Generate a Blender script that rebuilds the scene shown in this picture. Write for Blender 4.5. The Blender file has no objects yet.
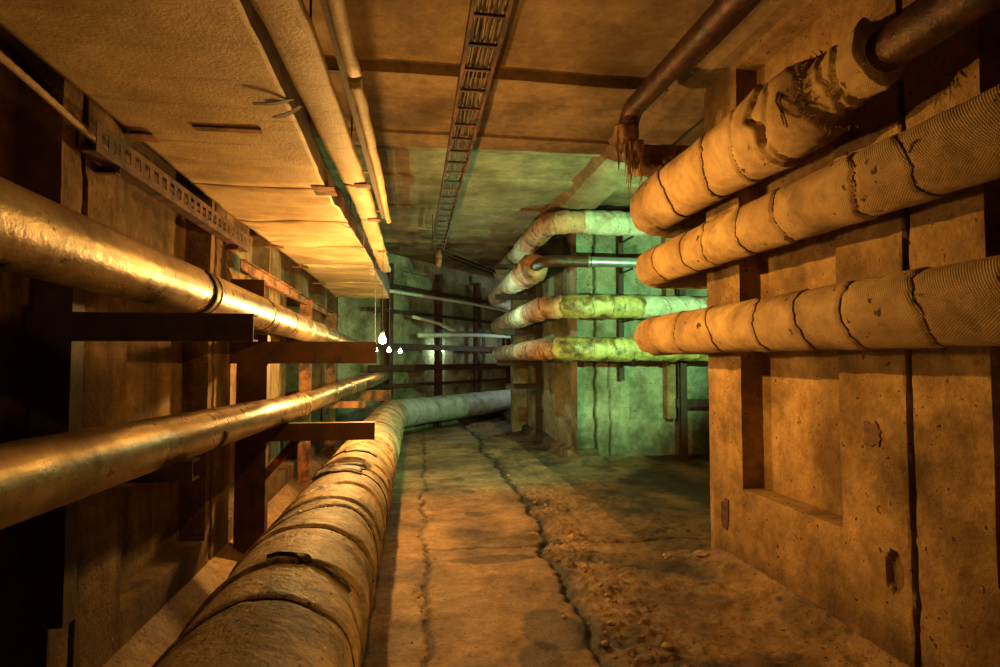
import bpy, bmesh, math, random
import numpy as np
from mathutils import Vector, noise as mnoise
random.seed(7)
PI = math.pi
S = bpy.context.scene
C = S.collection
CAM = Vector((0, 0, 1.5))

# ------------------------------------------------------------------ numpy noise
def _h(i, j, k, seed):
    n = (i * 374761393 + j * 668265263 + k * 2147483647 + seed * 1274126177) & 0xffffffff
    n = ((n ^ (n >> 13)) * 1274126177) & 0xffffffff
    n = (n ^ (n >> 16)) & 0xffffffff
    return n.astype(np.float64) / 4294967295.0
def vnoise(x, y, z, seed=0):
    x, y, z = np.broadcast_arrays(np.asarray(x, float), np.asarray(y, float), np.asarray(z, float))
    xi, yi, zi = np.floor(x), np.floor(y), np.floor(z)
    fx, fy, fz = x - xi, y - yi, z - zi
    fx = fx * fx * (3 - 2 * fx); fy = fy * fy * (3 - 2 * fy); fz = fz * fz * (3 - 2 * fz)
    xi = xi.astype(np.int64); yi = yi.astype(np.int64); zi = zi.astype(np.int64)
    r = 0
    for a in (0, 1):
        for b in (0, 1):
            for c in (0, 1):
                w = (fx if a else 1 - fx) * (fy if b else 1 - fy) * (fz if c else 1 - fz)
                r = r + w * _h(xi + a, yi + b, zi + c, seed)
    return r * 2 - 1
def fbm(x, y, z, seed=0, oct=4):
    r = 0; a = 1.0; f = 1.0
    for o in range(oct):
        r = r + a * vnoise(np.asarray(x) * f, np.asarray(y) * f, np.asarray(z) * f, seed + o * 17)
        a *= 0.5; f *= 2.03
    return r / 1.9

# ------------------------------------------------------------------ materials
def nodes_of(name):
    m = bpy.data.materials.new(name); m.use_nodes = True
    nt = m.node_tree; b = nt.nodes['Principled BSDF']
    return m, nt, b
def lin(c): return tuple(c) + (1,)
def mat(name, c1, c2, scale=3, rough=0.85, metal=0.0, bump=0.25, bscale=40, stain=None, sscale=1.6, slo=.52, shi=.66,
        weave=0, uv=False, speck=None, streak=None, attr=None, attrcol=None, spec=.5, bdist=.01, ramp=(.3, .7), rvar=0, fine=0):
    m, nt, b = nodes_of(name); N = nt.nodes; L = nt.links
    tc = N.new('ShaderNodeTexCoord'); co = tc.outputs['UV' if uv else 'Object']
    def noise(sc, det=6, ro=.6, vec=None):
        n = N.new('ShaderNodeTexNoise'); n.inputs['Scale'].default_value = sc
        n.inputs['Detail'].default_value = det; n.inputs['Roughness'].default_value = ro
        L.new(vec or co, n.inputs['Vector']); return n.outputs['Fac']
    def rampn(fac, lo, hi, a=(0, 0, 0, 1), c=(1, 1, 1, 1)):
        r = N.new('ShaderNodeValToRGB'); r.color_ramp.elements[0].position = lo; r.color_ramp.elements[1].position = hi
        r.color_ramp.elements[0].color = a; r.color_ramp.elements[1].color = c
        L.new(fac, r.inputs['Fac']); return r.outputs['Color']
    def mix(f, a, bb):
        x = N.new('ShaderNodeMix'); x.data_type = 'RGBA'
        if isinstance(f, float): x.inputs[0].default_value = f
        else: L.new(f, x.inputs[0])
        for s, v in ((6, a), (7, bb)):
            if isinstance(v, tuple): x.inputs[s].default_value = v
            else: L.new(v, x.inputs[s])
        return x.outputs[2]
    col = rampn(noise(scale), ramp[0], ramp[1], lin(c1), lin(c2))
    if stain: col = mix(rampn(noise(sscale, 8, .65), slo, shi), col, lin(stain))
    if streak:
        mp = N.new('ShaderNodeMapping'); mp.inputs['Scale'].default_value = streak[1]; L.new(co, mp.inputs['Vector'])
        col = mix(rampn(noise(1.0, 6, .6, mp.outputs[0]), streak[2], streak[2] + .16), col, lin(streak[0]))
    if speck: col = mix(rampn(noise(speck[1], 3, .5), speck[2], speck[2] + .04), col, lin(speck[0]))
    if fine:
        x = N.new('ShaderNodeMix'); x.data_type = 'RGBA'; x.blend_type = 'MULTIPLY'; x.inputs[0].default_value = fine
        L.new(col, x.inputs[6]); L.new(rampn(noise(13, 9, .72), .34, .62, (.32, .28, .25, 1), (1.1, 1.1, 1.1, 1)), x.inputs[7]); col = x.outputs[2]
    if attr:
        a = N.new('ShaderNodeAttribute'); a.attribute_name = attr
        col = mix(a.outputs['Fac'], col, lin(attrcol))
    L.new(col, b.inputs['Base Color'])
    b.inputs['Metallic'].default_value = metal; b.inputs['Specular IOR Level'].default_value = spec
    if rvar:
        r = N.new('ShaderNodeMapRange'); L.new(noise(scale * 1.7), r.inputs[0])
        r.inputs[1].default_value = .3; r.inputs[2].default_value = .7
        r.inputs[3].default_value = max(.05, rough - rvar); r.inputs[4].default_value = min(1, rough + rvar)
        L.new(r.outputs[0], b.inputs['Roughness'])
    else: b.inputs['Roughness'].default_value = rough
    bp = N.new('ShaderNodeBump'); bp.inputs['Strength'].default_value = bump; bp.inputs['Distance'].default_value = bdist
    hsrc = noise(bscale, 8, .65)
    if weave:
        uvc = tc.outputs['UV']; hs = []
        for rot in (0.6, 0.6 + PI / 2):
            mp = N.new('ShaderNodeMapping'); mp.inputs['Rotation'].default_value = (0, 0, rot); L.new(uvc, mp.inputs['Vector'])
            w = N.new('ShaderNodeTexWave'); w.inputs['Scale'].default_value = weave; w.inputs['Distortion'].default_value = .6
            w.inputs['Detail'].default_value = 1
            L.new(mp.outputs[0], w.inputs['Vector']); hs.append(w.outputs['Fac'])
        mu = N.new('ShaderNodeMath'); mu.operation = 'MULTIPLY'; L.new(hs[0], mu.inputs[0]); L.new(hs[1], mu.inputs[1])
        ad = N.new('ShaderNodeMath'); ad.operation = 'ADD'; L.new(mu.outputs[0], ad.inputs[0])
        L.new(hsrc, ad.inputs[1]); hsrc = ad.outputs[0]
        dark = N.new('ShaderNodeMix'); dark.data_type = 'RGBA'; dark.blend_type = 'MULTIPLY'; dark.inputs[0].default_value = .35
        L.new(col, dark.inputs[6])
        L.new(rampn(mu.outputs[0], 0.0, .5, (.45, .42, .38, 1)), dark.inputs[7])
        L.new(dark.outputs[2], b.inputs['Base Color'])
    L.new(hsrc, bp.inputs['Height']); L.new(bp.outputs[0], b.inputs['Normal'])
    return m
def emis(name, col, st):
    m, nt, b = nodes_of(name)
    b.inputs['Base Color'].default_value = lin(col)
    b.inputs['Emission Color'].default_value = lin(col); b.inputs['Emission Strength'].default_value = st
    n = nt.nodes.new('ShaderNodeTexNoise'); n.inputs['Scale'].default_value = 30
    nt.links.new(n.outputs['Fac'], b.inputs['Roughness'])
    return m
M = {}
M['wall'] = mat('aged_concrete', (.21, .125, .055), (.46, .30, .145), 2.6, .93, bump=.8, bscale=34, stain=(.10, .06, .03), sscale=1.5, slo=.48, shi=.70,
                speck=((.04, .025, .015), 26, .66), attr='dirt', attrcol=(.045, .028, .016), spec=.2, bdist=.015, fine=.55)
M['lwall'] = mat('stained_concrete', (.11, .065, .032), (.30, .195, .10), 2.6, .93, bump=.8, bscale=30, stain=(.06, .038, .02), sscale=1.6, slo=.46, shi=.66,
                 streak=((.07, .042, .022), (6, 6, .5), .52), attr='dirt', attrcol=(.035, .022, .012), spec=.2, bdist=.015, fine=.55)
M['gwall'] = mat('grey_concrete', (.20, .19, .12), (.44, .42, .30), 2.4, .93, bump=.8, bscale=30, stain=(.09, .08, .04), sscale=1.5, slo=.48, shi=.68,
                speck=((.04, .03, .02), 26, .66), attr='dirt', attrcol=(.04, .035, .02), spec=.2, bdist=.015, fine=.5)  # greyer concrete than the near walls
M['ceil'] = mat('ceiling_concrete', (.17, .11, .06), (.37, .26, .15), 1.8, .93, bump=.6, bscale=26, stain=(.12, .075, .04), sscale=1.2, slo=.46, shi=.70,
                speck=((.05, .03, .02), 30, .70), attr='dirt', attrcol=(.04, .026, .015), spec=.2, fine=.4)
M['floor'] = mat('dusty_floor', (.19, .11, .05), (.46, .285, .13), 2.6, .66, bump=1.0, bscale=30, stain=(.09, .05, .025), sscale=1.1, slo=.46, shi=.66,
                 speck=((.04, .024, .014), 45, .64), attr='dirt', attrcol=(.028, .017, .010), spec=.4, rvar=.16, bdist=.015, fine=.6)
M['cloth'] = mat('woven_lagging_cloth', (.30, .185, .085), (.60, .42, .22), 3.4, .8, bump=.9, bscale=30, stain=(.12, .07, .035), sscale=2.4, slo=.50, shi=.70,
                 weave=36, speck=((.04, .025, .015), 16, .68), spec=.35, fine=.4, bdist=.0035)
M['cloth_plain'] = mat('canvas_lagging', (.32, .20, .095), (.60, .42, .23), 3.0, .78, bump=.8, bscale=26, stain=(.16, .09, .045), sscale=2.4, slo=.50, shi=.70,
                       weave=44, speck=((.05, .03, .02), 14, .69), spec=.35, fine=.4, bdist=.003)
M['cloth_bright'] = mat('pale_painted_lagging', (.40, .35, .26), (.74, .70, .56), 4, .6, bump=.9, bscale=20, stain=(.32, .17, .09), sscale=3, slo=.52, shi=.64, spec=.5, fine=.45)
M['cloth_rust'] = mat('rust_stained_lagging', (.34, .16, .08), (.66, .38, .22), 4, .75, bump=.9, bscale=22, stain=(.14, .06, .03), sscale=3, slo=.50, shi=.66, spec=.35, fine=.45)
M['cloth_yellow'] = mat('yellowed_lagging', (.30, .22, .05), (.66, .54, .19), 5, .5, bump=1.0, bscale=20, stain=(.10, .055, .015), sscale=4, slo=.47, shi=.62, spec=.6, fine=.5)
M['cloth_brown'] = mat('brown_torn_lagging', (.15, .08, .045), (.40, .24, .14), 6, .9, bump=.7, bscale=30, spec=.2)
M['tar'] = mat('tarred_wrap', (.34, .23, .12), (.66, .49, .28), 3.5, .55, bump=1.0, bscale=24, stain=(.08, .048, .024), sscale=2.6, slo=.48, shi=.64, uv=True,
               streak=((.12, .075, .038), (9, 1.3, 1), .53), speck=((.03, .02, .012), 34, .63), spec=.5, rvar=.14, fine=.5, bdist=.02)
M['tar_patch'] = mat('black_tar_patch', (.02, .014, .01), (.07, .05, .035), 9, .6, bump=.6, bscale=30)
M['grey_wrap'] = mat('grey_foil_wrap', (.26, .28, .27), (.50, .52, .48), 5, .55, bump=.5, bscale=16, stain=(.14, .12, .10), sscale=3, spec=.5)
M['steel'] = mat('galvanised_steel', (.30, .22, .135), (.56, .43, .28), 5, .34, .8, bump=.35, bscale=22, stain=(.12, .075, .04), sscale=2.5, slo=.48, shi=.66,
                 speck=((.04, .025, .015), 14, .66), streak=((.15, .10, .055), (9, .8, 9), .52), rvar=.12, fine=.35)
M['steel_d'] = mat('grey_steel', (.30, .32, .31), (.5, .52, .5), 6, .4, .8, bump=.12, bscale=16, rvar=.1)
M['dark'] = mat('dark_painted_steel', (.030, .022, .018), (.075, .045, .030), 7, .7, .15, bump=.4, bscale=40, spec=.3)
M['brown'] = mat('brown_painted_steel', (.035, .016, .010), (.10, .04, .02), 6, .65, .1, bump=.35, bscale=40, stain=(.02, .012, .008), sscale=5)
M['rust'] = mat('rusted_steel', (.12, .04, .016), (.36, .14, .05), 9, .8, .1, bump=.6, bscale=50, stain=(.05, .02, .012), sscale=6, slo=.46, shi=.60)
M['rust_d'] = mat('dark_rusted_steel', (.055, .022, .012), (.16, .062, .028), 9, .75, .15, bump=.6, bscale=50, stain=(.02, .010, .006), sscale=6, slo=.46, shi=.60)
M['rustpipe'] = mat('dark_rusted_pipe', (.03, .012, .008), (.12, .04, .02), 12, .5, .3, bump=.5, bscale=45, stain=(.03, .015, .01), sscale=9, slo=.5, shi=.6, rvar=.15)
M['board'] = mat('fibre_board', (.36, .25, .125), (.56, .41, .22), 3, .55, bump=.6, bscale=70, stain=(.26, .17, .08), sscale=1.8, slo=.48, shi=.75, spec=.4,
                 streak=((.26, .17, .08), (1.2, 16, 3), .55), fine=.25)
M['foil'] = mat('wrinkled_duct_wrap', (.42, .30, .16), (.64, .48, .28), 3, .42, bump=.5, bscale=50, stain=(.30, .20, .10), sscale=2, slo=.48, shi=.75, spec=.6,
                streak=((.30, .20, .10), (1.5, 14, 3), .54), fine=.25)
M['wire'] = mat('tie_wire', (.03, .018, .01), (.07, .045, .03), 30, .8)
M['cable'] = mat('cable_sheath', (.05, .04, .03), (.13, .10, .08), 14, .55)
M['rope'] = mat('braided_cable', (.28, .17, .09), (.45, .30, .17), 40, .6, bump=.8, bscale=120)
M['rubber'] = mat('black_rubber', (.012, .010, .008), (.03, .025, .02), 12, .6)
M['bakelite'] = mat('bakelite', (.03, .02, .015), (.05, .035, .025), 12, .5)
M['stone'] = mat('concrete_rubble', (.26, .18, .11), (.46, .34, .22), 9, .9, bump=.6, bscale=40)
M['pale'] = mat('pale_painted_metal', (.45, .47, .42), (.66, .68, .60), 7, .6, bump=.3, bscale=30)
M['amber'] = emis('glowing_amber_glass', (1.0, .52, .135), 5200)
M['amber_s'] = emis('glowing_small_amber_glass', (1.0, .52, .14), 500)
M['mint'] = emis('glowing_pale_glass', (.75, 1.0, .70), 450)

# ------------------------------------------------------------------ object helpers
ORG = {}
def tag(o, label=None, cat=None, group=None, kind=None):
    if label: o['label'] = label
    if cat: o['category'] = cat
    if group: o['group'] = group
    if kind: o['kind'] = kind
    return o
def link_mesh(name, V, Fc, m, parent=None, smooth=True, uvs=None, attr=None, org=None, auto=False):
    V = np.asarray(V, float).reshape(-1, 3)
    if parent is not None: o0 = ORG[parent.name]
    else:
        o0 = Vector(org) if org is not None else Vector((float(V[:, 0].mean()), float(V[:, 1].mean()), float(V[:, 2].min())))
    me = bpy.data.meshes.new(name)
    me.from_pydata((V - np.array(o0)).tolist(), [], Fc if isinstance(Fc, list) else Fc.tolist())
    if uvs is not None:
        ul = me.uv_layers.new(name='UVMap')
        ul.data.foreach_set('uv', np.asarray(uvs, np.float32).ravel())
    if attr is not None:
        a = me.attributes.new('dirt', 'FLOAT', 'POINT'); a.data.foreach_set('value', np.asarray(attr, np.float32).ravel())
    me.materials.append(m)
    if smooth: me.polygons.foreach_set('use_smooth', [True] * len(me.polygons))
    me.update()
    ob = bpy.data.objects.new(name, me); C.objects.link(ob)
    if parent is not None: ob.parent = parent
    else: ob.location = o0
    ORG[ob.name] = o0.copy()
    return ob
def empty(name, loc, label, cat, group=None):
    o = bpy.data.objects.new(name, None); C.objects.link(o); o.location = loc
    o.empty_display_size = .1
    ORG[o.name] = Vector(loc)
    return tag(o, label, cat, group)
class MB:
    def __init__(s): s.v = []; s.f = []
    def add(s, V, Fc):
        k = len(s.v); s.v += [tuple(p) for p in V]; s.f += [tuple(i + k for i in f) for f in Fc]; return s
    def box(s, a, b, bev=.004):
        """box between corners a, b with small chamfered edges"""
        a = Vector([min(p, q) for p, q in zip(a, b)]); b = Vector([max(p, q) for p, q in zip(a, b)]) if False else Vector(b)
        return s._box(a, b, bev)
    def _box(s, a, b, bev):
        bm = bmesh.new(); bmesh.ops.create_cube(bm, size=1)
        c = (a + b) / 2; d = b - a
        for v in bm.verts: v.co = Vector((c[i] + v.co[i] * abs(d[i]) for i in range(3)))
        if bev: bmesh.ops.bevel(bm, geom=bm.edges[:], offset=min(bev, min(abs(x) for x in d) * .3), segments=1, affect='EDGES')
        s.take(bm); return s
    def take(s, bm):
        bm.verts.index_update()
        k = len(s.v); s.v += [tuple(v.co) for v in bm.verts]; s.f += [tuple(v.index + k for v in f.verts) for f in bm.faces]
        bm.free()
    def prism(s, prof, p0, p1, up=(0, 0, 1)):
        """closed 2d profile (side, up) swept from p0 to p1"""
        p0, p1 = Vector(p0), Vector(p1); d = (p1 - p0).normalized(); u = Vector(up)
        side = d.cross(u).normalized(); u = side.cross(d).normalized(); n = len(prof)
        V = [p + side * a + u * b for p in (p0, p1) for a, b in prof]
        Fc = [(i, (i + 1) % n, n + (i + 1) % n, n + i) for i in range(n)] + [tuple(range(n))[::-1], tuple(range(n, 2 * n))]
        return s.add(V, Fc)
    def rod(s, pts, r, seg=8):
        V, Fc, _ = tube_geo(pts, lambda a, t: r + 0 * a * t, seg, None); return s.add(V.tolist(), Fc)
    def build(s, name, m, parent=None, smooth=False, org=None):
        return link_mesh(name, s.v, s.f, m, parent, smooth, org=org)
def chan(w, h, t):      # channel section, open to +side
    return [(0, 0), (w, 0), (w, t), (t, t), (t, h - t), (w, h - t), (w, h), (0, h)]
def angl(w, h, t): return [(0, 0), (w, 0), (w, t), (t, t), (t, h), (0, h)]

def fillet(pts, rad=.3, n=10):
    pts = [Vector(p) for p in pts]; out = [pts[0]]
    for i in range(1, len(pts) - 1):
        a = (pts[i - 1] - pts[i]); b = (pts[i + 1] - pts[i])
        R = rad[i - 1] if isinstance(rad, (list, tuple)) else rad
        R = min(R, a.length * .49, b.length * .49)
        A = pts[i] + a.normalized() * R; B = pts[i] + b.normalized() * R
        for k in range(n + 1):
            t = k / n; out.append((1 - t) ** 2 * A + 2 * t * (1 - t) * pts[i] + t * t * B)
    out.append(pts[-1]); return out
def resample(pts, sp):
    P = np.array([tuple(p) for p in pts]); d = np.r_[0, np.cumsum(np.linalg.norm(np.diff(P, axis=0), axis=1))]
    if sp is None: return P, d
    s = [0.0]
    while s[-1] < d[-1]:
        q = np.array([np.interp(s[-1], d, P[:, k]) for k in range(3)])
        s.append(s[-1] + (sp(q) if callable(sp) else sp))
    s[-1] = d[-1]
    if len(s) > 2 and s[-1] - s[-2] < 1e-4: s.pop(-2)
    s = np.array(s)
    return np.stack([np.interp(s, d, P[:, k]) for k in range(3)], 1), s
def frames(P):
    T = np.gradient(P, axis=0); T /= np.linalg.norm(T, axis=1)[:, None]
    n = np.array([0, 0, 1.0]);
    if abs(T[0] @ n) > .9: n = np.array([1.0, 0, 0])
    Ns = []
    for t in T:
        n = n - t * (n @ t); n /= np.linalg.norm(n); Ns.append(n)
    Ns = np.array(Ns); return T, Ns, np.cross(T, Ns)
def tube_geo(pts, rf, seg=32, sp=.05, caps=True):
    P, s = resample(pts, sp); T, Nn, B = frames(P)
    th = np.linspace(0, 2 * PI, seg, endpoint=False)
    r = rf(s[:, None], th[None, :]) * np.ones((len(s), seg))
    V = P[:, None, :] + r[..., None] * (np.cos(th)[None, :, None] * Nn[:, None, :] + np.sin(th)[None, :, None] * B[:, None, :])
    n = len(s); V = V.reshape(-1, 3)
    i = np.arange(n - 1)[:, None]; j = np.arange(seg)[None, :]; j2 = (j + 1) % seg
    Q = np.stack([i * seg + j + 0 * i, i * seg + j2, (i + 1) * seg + j2, (i + 1) * seg + j + 0 * i], -1).reshape(-1, 4)
    Fc = [tuple(q) for q in Q.tolist()]
    rm = float(r.mean())
    js = (np.arange(seg) * 2 * PI * rm / seg)
    u0 = s[:-1][:, None] + 0 * js; u1 = s[1:][:, None] + 0 * js; v0 = js[None, :] + 0 * u0; v1 = v0 + 2 * PI * rm / seg
    UV = np.stack([np.stack([u0, v0], -1), np.stack([u0, v1], -1), np.stack([u1, v1], -1), np.stack([u1, v0], -1)], 2).reshape(-1, 2)
    if caps:
        Fc.append(tuple(range(seg))[::-1]); Fc.append(tuple(range((n - 1) * seg, n * seg)))
        cap = np.stack([np.cos(th), np.sin(th)], -1) * rm
        UV = np.concatenate([UV, cap, cap])
    return V, Fc, UV
def tube(name, pts, r, m, parent=None, seg=32, sp=.05, caps=True, org=None, smooth=True):
    rf = r if callable(r) else (lambda s, t: r + 0 * s * t)
    V, Fc, UV = tube_geo(pts, rf, seg, sp, caps)
    return link_mesh(name, V, Fc, m, parent, smooth, UV, org=org)
def ring(name, pts, s0, w, dr, rbase, m, parent, seg=32, a0=0, a1=2 * PI, tilt=0):
    """raised band round a pipe"""
    P, d = resample(pts, .01)
    ss = np.linspace(s0 - w / 2, s0 + w / 2, 5)
    Q = [Vector([np.interp(q, d, P[:, k]) for k in range(3)]) for q in ss]
    prof = [rbase - .004, rbase + dr, rbase + dr * 1.05, rbase + dr, rbase - .004]
    sA = np.array([0] + list(np.cumsum([(Q[i + 1] - Q[i]).length for i in range(4)])))
    return tube(name, Q, lambda s, t: np.interp(s, sA, prof) + 0 * t, m, parent, seg, None)

class Lag:
    """wrapped insulation: overlapping turns with tilted edges, lumps, sags"""
    def __init__(s, r0, L, seed, pitch=.3, step=.012, lump=.02, tilt=.5, groove=.008, ripple=.0):
        rnd = random.Random(seed); s.r0 = r0; s.seed = seed; s.step = step; s.lump = lump; s.groove = groove; s.ripple = ripple
        s.b = []; x = -pitch * rnd.random()
        while x < L + pitch:
            s.b.append((x, tilt * rnd.uniform(.5, 1.2) * r0, rnd.uniform(-.4, .4), rnd.uniform(.5, 1.3)))
            x += pitch * rnd.uniform(.6, 1.5)
    def B(s, k, th):
        x, t, ph, a = s.b[k]
        return x + t * np.cos(th - 1.2 - ph) + .18 * t * np.sin(3 * th + ph * 9) + .012 * vnoise(th * 6, k * 7.3, 0, s.seed + 5)
    def __call__(s, u, th):
        u, th = np.broadcast_arrays(u, th)
        r = np.full(u.shape, s.r0, float)
        for k in range(len(s.b)):
            d = u - s.B(k, th); a = s.b[k][3]
            r += np.where(d > 0, s.step * a * np.exp(-d / .16), 0)
            r -= s.groove * a * np.exp(-(d / .010) ** 2)
        c, sn = np.cos(th), np.sin(th)
        r += s.r0 * s.lump * 2.2 * fbm(c * 1.3 + 9, sn * 1.3, u * 2.2, s.seed, 3)
        r += s.r0 * s.lump * .7 * fbm(c * 5 + 9, sn * 5, u * 9, s.seed + 3, 3)
        if s.ripple: r += s.ripple * np.maximum(0, fbm(c * 1.5, sn * 1.5 + th * 0, u * 7, s.seed + 8, 3))
        return r
    def wires(s, pts, parent, name='tie_wire', rw=.004, m=None, smin=.02, smax=1e9, off=.001, every=1, loose=0):
        P, d = resample(pts, .01); T, Nn, Bn = frames(P); out = []
        th = np.linspace(0, 2 * PI, 73)
        for k in range(0, len(s.b), every):
            u = s.B(k, th)
            if u.min() < smin or u.max() > min(smax, d[-1] - .01): continue
            r = s(u, th) + s.groove * .6 + off
            c = np.stack([np.interp(u, d, P[:, i]) for i in range(3)], 1)
            n = np.stack([np.interp(u, d, Nn[:, i]) for i in range(3)], 1); b = np.stack([np.interp(u, d, Bn[:, i]) for i in range(3)], 1)
            q = c + r[:, None] * (np.cos(th)[:, None] * n + np.sin(th)[:, None] * b)
            rr = lambda a, t, k=k: rw * (1 + .5 * vnoise(a * 60, t * 1.5, k, 3))
            out.append(tube(name, [Vector(x) for x in q[:-1]] + [Vector(q[-1])], rr, m or M['wire'], parent, 6, None, caps=False))
        return out

def hfield(name, us, vs, f, m, kind='structure', attrf=None, flip=False, smooth=False, org=None):
    """surface over a (u,v) grid; f(U,V) -> X,Y,Z arrays"""
    U, Vv = np.meshgrid(np.array(us), np.array(vs), indexing='ij')
    X, Y, Z = f(U, Vv); V = np.stack(np.broadcast_arrays(X, Y, Z), -1).reshape(-1, 3); n, k = U.shape
    i = np.arange(n - 1)[:, None]; j = np.arange(k - 1)[None, :]
    a = i * k + j
    Q = np.stack([a, a + k, a + k + 1, a + 1], -1).reshape(-1, 4)
    if flip: Q = Q[:, ::-1]
    at = None
    if attrf is not None: at = np.clip(attrf(U, Vv), 0, 1).ravel()
    o = link_mesh(name, V, [tuple(q) for q in Q.tolist()], m, None, smooth, attr=at, org=org or (0, 0, 0))
    tag(o, kind=kind); return o
def lines(a, b, step, extra=()):
    """grid lines from a to b, with pairs of lines at each sharp step"""
    n = max(2, int(round((b - a) / step)) + 1); L = set(np.linspace(a, b, n).round(5))
    for e in extra:
        L = {x for x in L if abs(x - e) > .006}; L |= {round(e - .002, 5), round(e + .002, 5)}
    return sorted(L)
def gap(x, c, w): return np.exp(-((x - c) / w) ** 2)

# ================================================================== SETTING
# ---- floor: centre slab, broken joints, dirt on the right
def crackL(y): return .06 + .018 * (y - 3) + .045 * vnoise(y * 3.1, 0, 0, 3) + .02 * vnoise(y * 13, 0, 0, 4) + .010 * vnoise(y * 45, 0, 0, 44)
def crackR(y): return 1.05 + .022 * (y - 3) + .11 * vnoise(y * .9, 0, 0, 9) + .04 * vnoise(y * 5, 0, 0, 8) + .02 * vnoise(y * 21, 0, 0, 7) + .008 * vnoise(y * 60, 0, 0, 45)
def crossc(x): return 4.85 + .08 * vnoise(x * 2.3, 0, 0, 31) + .1 * (x - .6) * 0 + .03 * vnoise(x * 13, 0, 0, 32)
def floor_h(x, y):
    z = .006 * fbm(x * 1.3, y * 1.3, 0, 1) + .0035 * fbm(x * 9, y * 9, 0, 2)
    cl, cr = crackL(y), crackR(y)
    z = z - .020 * gap(x, cl, .018) * (.4 + .6 * (vnoise(y * 4, 1, 0, 12) > -.3))
    z = z - .028 * gap(x, cr, .022)
    right = 1 / (1 + np.exp(-(x - cr) / .02))
    z = z + right * (-.012 + .030 * np.maximum(0, fbm(x * 3.2, y * 3.2, 0, 5)) + .012 * fbm(x * 14, y * 14, 0, 6))
    rub = right * np.exp(-((x - cr - .28) / .26) ** 2)
    z = z + rub * .028 * np.maximum(0, fbm(x * 22, y * 22, 0, 15)) * 1.6
    z = z - .018 * gap(y, crossc(x), .015) * (x > -.2)
    z = z + .014 * gap(y, crossc(x) + .25, .05) * right * np.maximum(0, .3 + vnoise(x * 6, y * 9, 0, 18))
    z = z + .13 * np.exp(-np.maximum(0, 2.30 - x) / .16) * np.clip((4.5 - y) / .15, 0, 1) * (.8 + .2 * vnoise(y * 1.6, 0, 0, 21))
    z = z + .14 * np.exp(-np.maximum(0, x + 1.32) / .12)
    z = z + .16 * np.exp(-np.maximum(0, 2.42 - x) / .14) * (y > 8.4) * (x > 1.3) * (x < 2.8) * (.7 + .3 * vnoise(y * 3, 0, 0, 22))
    z = z + .10 * np.exp(-np.maximum(0, 8.78 - y) / .16) * (x > 2.3)
    z = z - .012 * gap(y, 7.1 + .04 * vnoise(x * 9, 0, 0, 40), .012) * (x < cr) * (x > cl)
    return z
def floor_d(x, y):
    cl, cr = crackL(y), crackR(y)
    d = .9 * gap(x, cl, .016) * (.35 + .65 * (vnoise(y * 4, 1, 0, 12) > -.3)) + .95 * gap(x, cr, .035)
    d = d + .55 * np.exp(-((x - cr) / .12) ** 2) * np.clip(.4 + 1.5 * fbm(x * 9, y * 9, 0, 25), 0, 1)
    d = d + .7 * gap(y, crossc(x), .02) * (x > cl)
    d = d + .45 * np.exp(-((x - cl + .03) / .06) ** 2) * np.clip(2.2 * fbm(x * 16, y * 10, 0, 46), 0, 1)
    right = (x > cr)
    d = d + right * .75 * np.clip(fbm(x * 2.2, y * 2.2, 0, 26) * 1.6 - .1, 0, 1)
    d = d + right * .8 * np.clip(fbm(x * 14, y * 14, 0, 27) * 2 - .5, 0, 1)
    for (sx, sy, a, b) in ((.78, 3.32, .20, .26), (.66, 3.05, .12, .16), (.62, 5.9, .10, .10), (.55, 5.3, .07, .08), (.66, 6.9, .08, .12), (.60, 7.6, .07, .14), (.60, 4.55, .3, .10)):
        q = ((x - sx) / a) ** 2 + ((y - sy) / b) ** 2 + .6 * fbm(x * 7, y * 7, 0, 30)
        d = d + .62 * np.clip((1.1 - q) * 4, 0, 1)
    d = d + .5 * np.clip((fbm(x * 1.1, y * .8, 0, 41) - .12) * 3, 0, 1) * (y > 3)
    d = d + .45 * (y > 4.6) * (x > 1.9)  # alcove side of the floor toned darker throughout
    return d
ys = [-1.5]
while ys[-1] < 26: ys.append(ys[-1] + (.10 if ys[-1] < 2 else .014 + .0022 * (ys[-1] - 2) if ys[-1] < 9 else .05 + .02 * (ys[-1] - 9)))
xs = lines(-1.95, -.25, .06)[:-1] + lines(-.25, 2.45, .0135)[:-1] + lines(2.45, 12, .09)
hfield('floor', xs, ys, lambda x, y: (x, y, floor_h(x, y)), M['floor'], attrf=floor_d, smooth=True)

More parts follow.
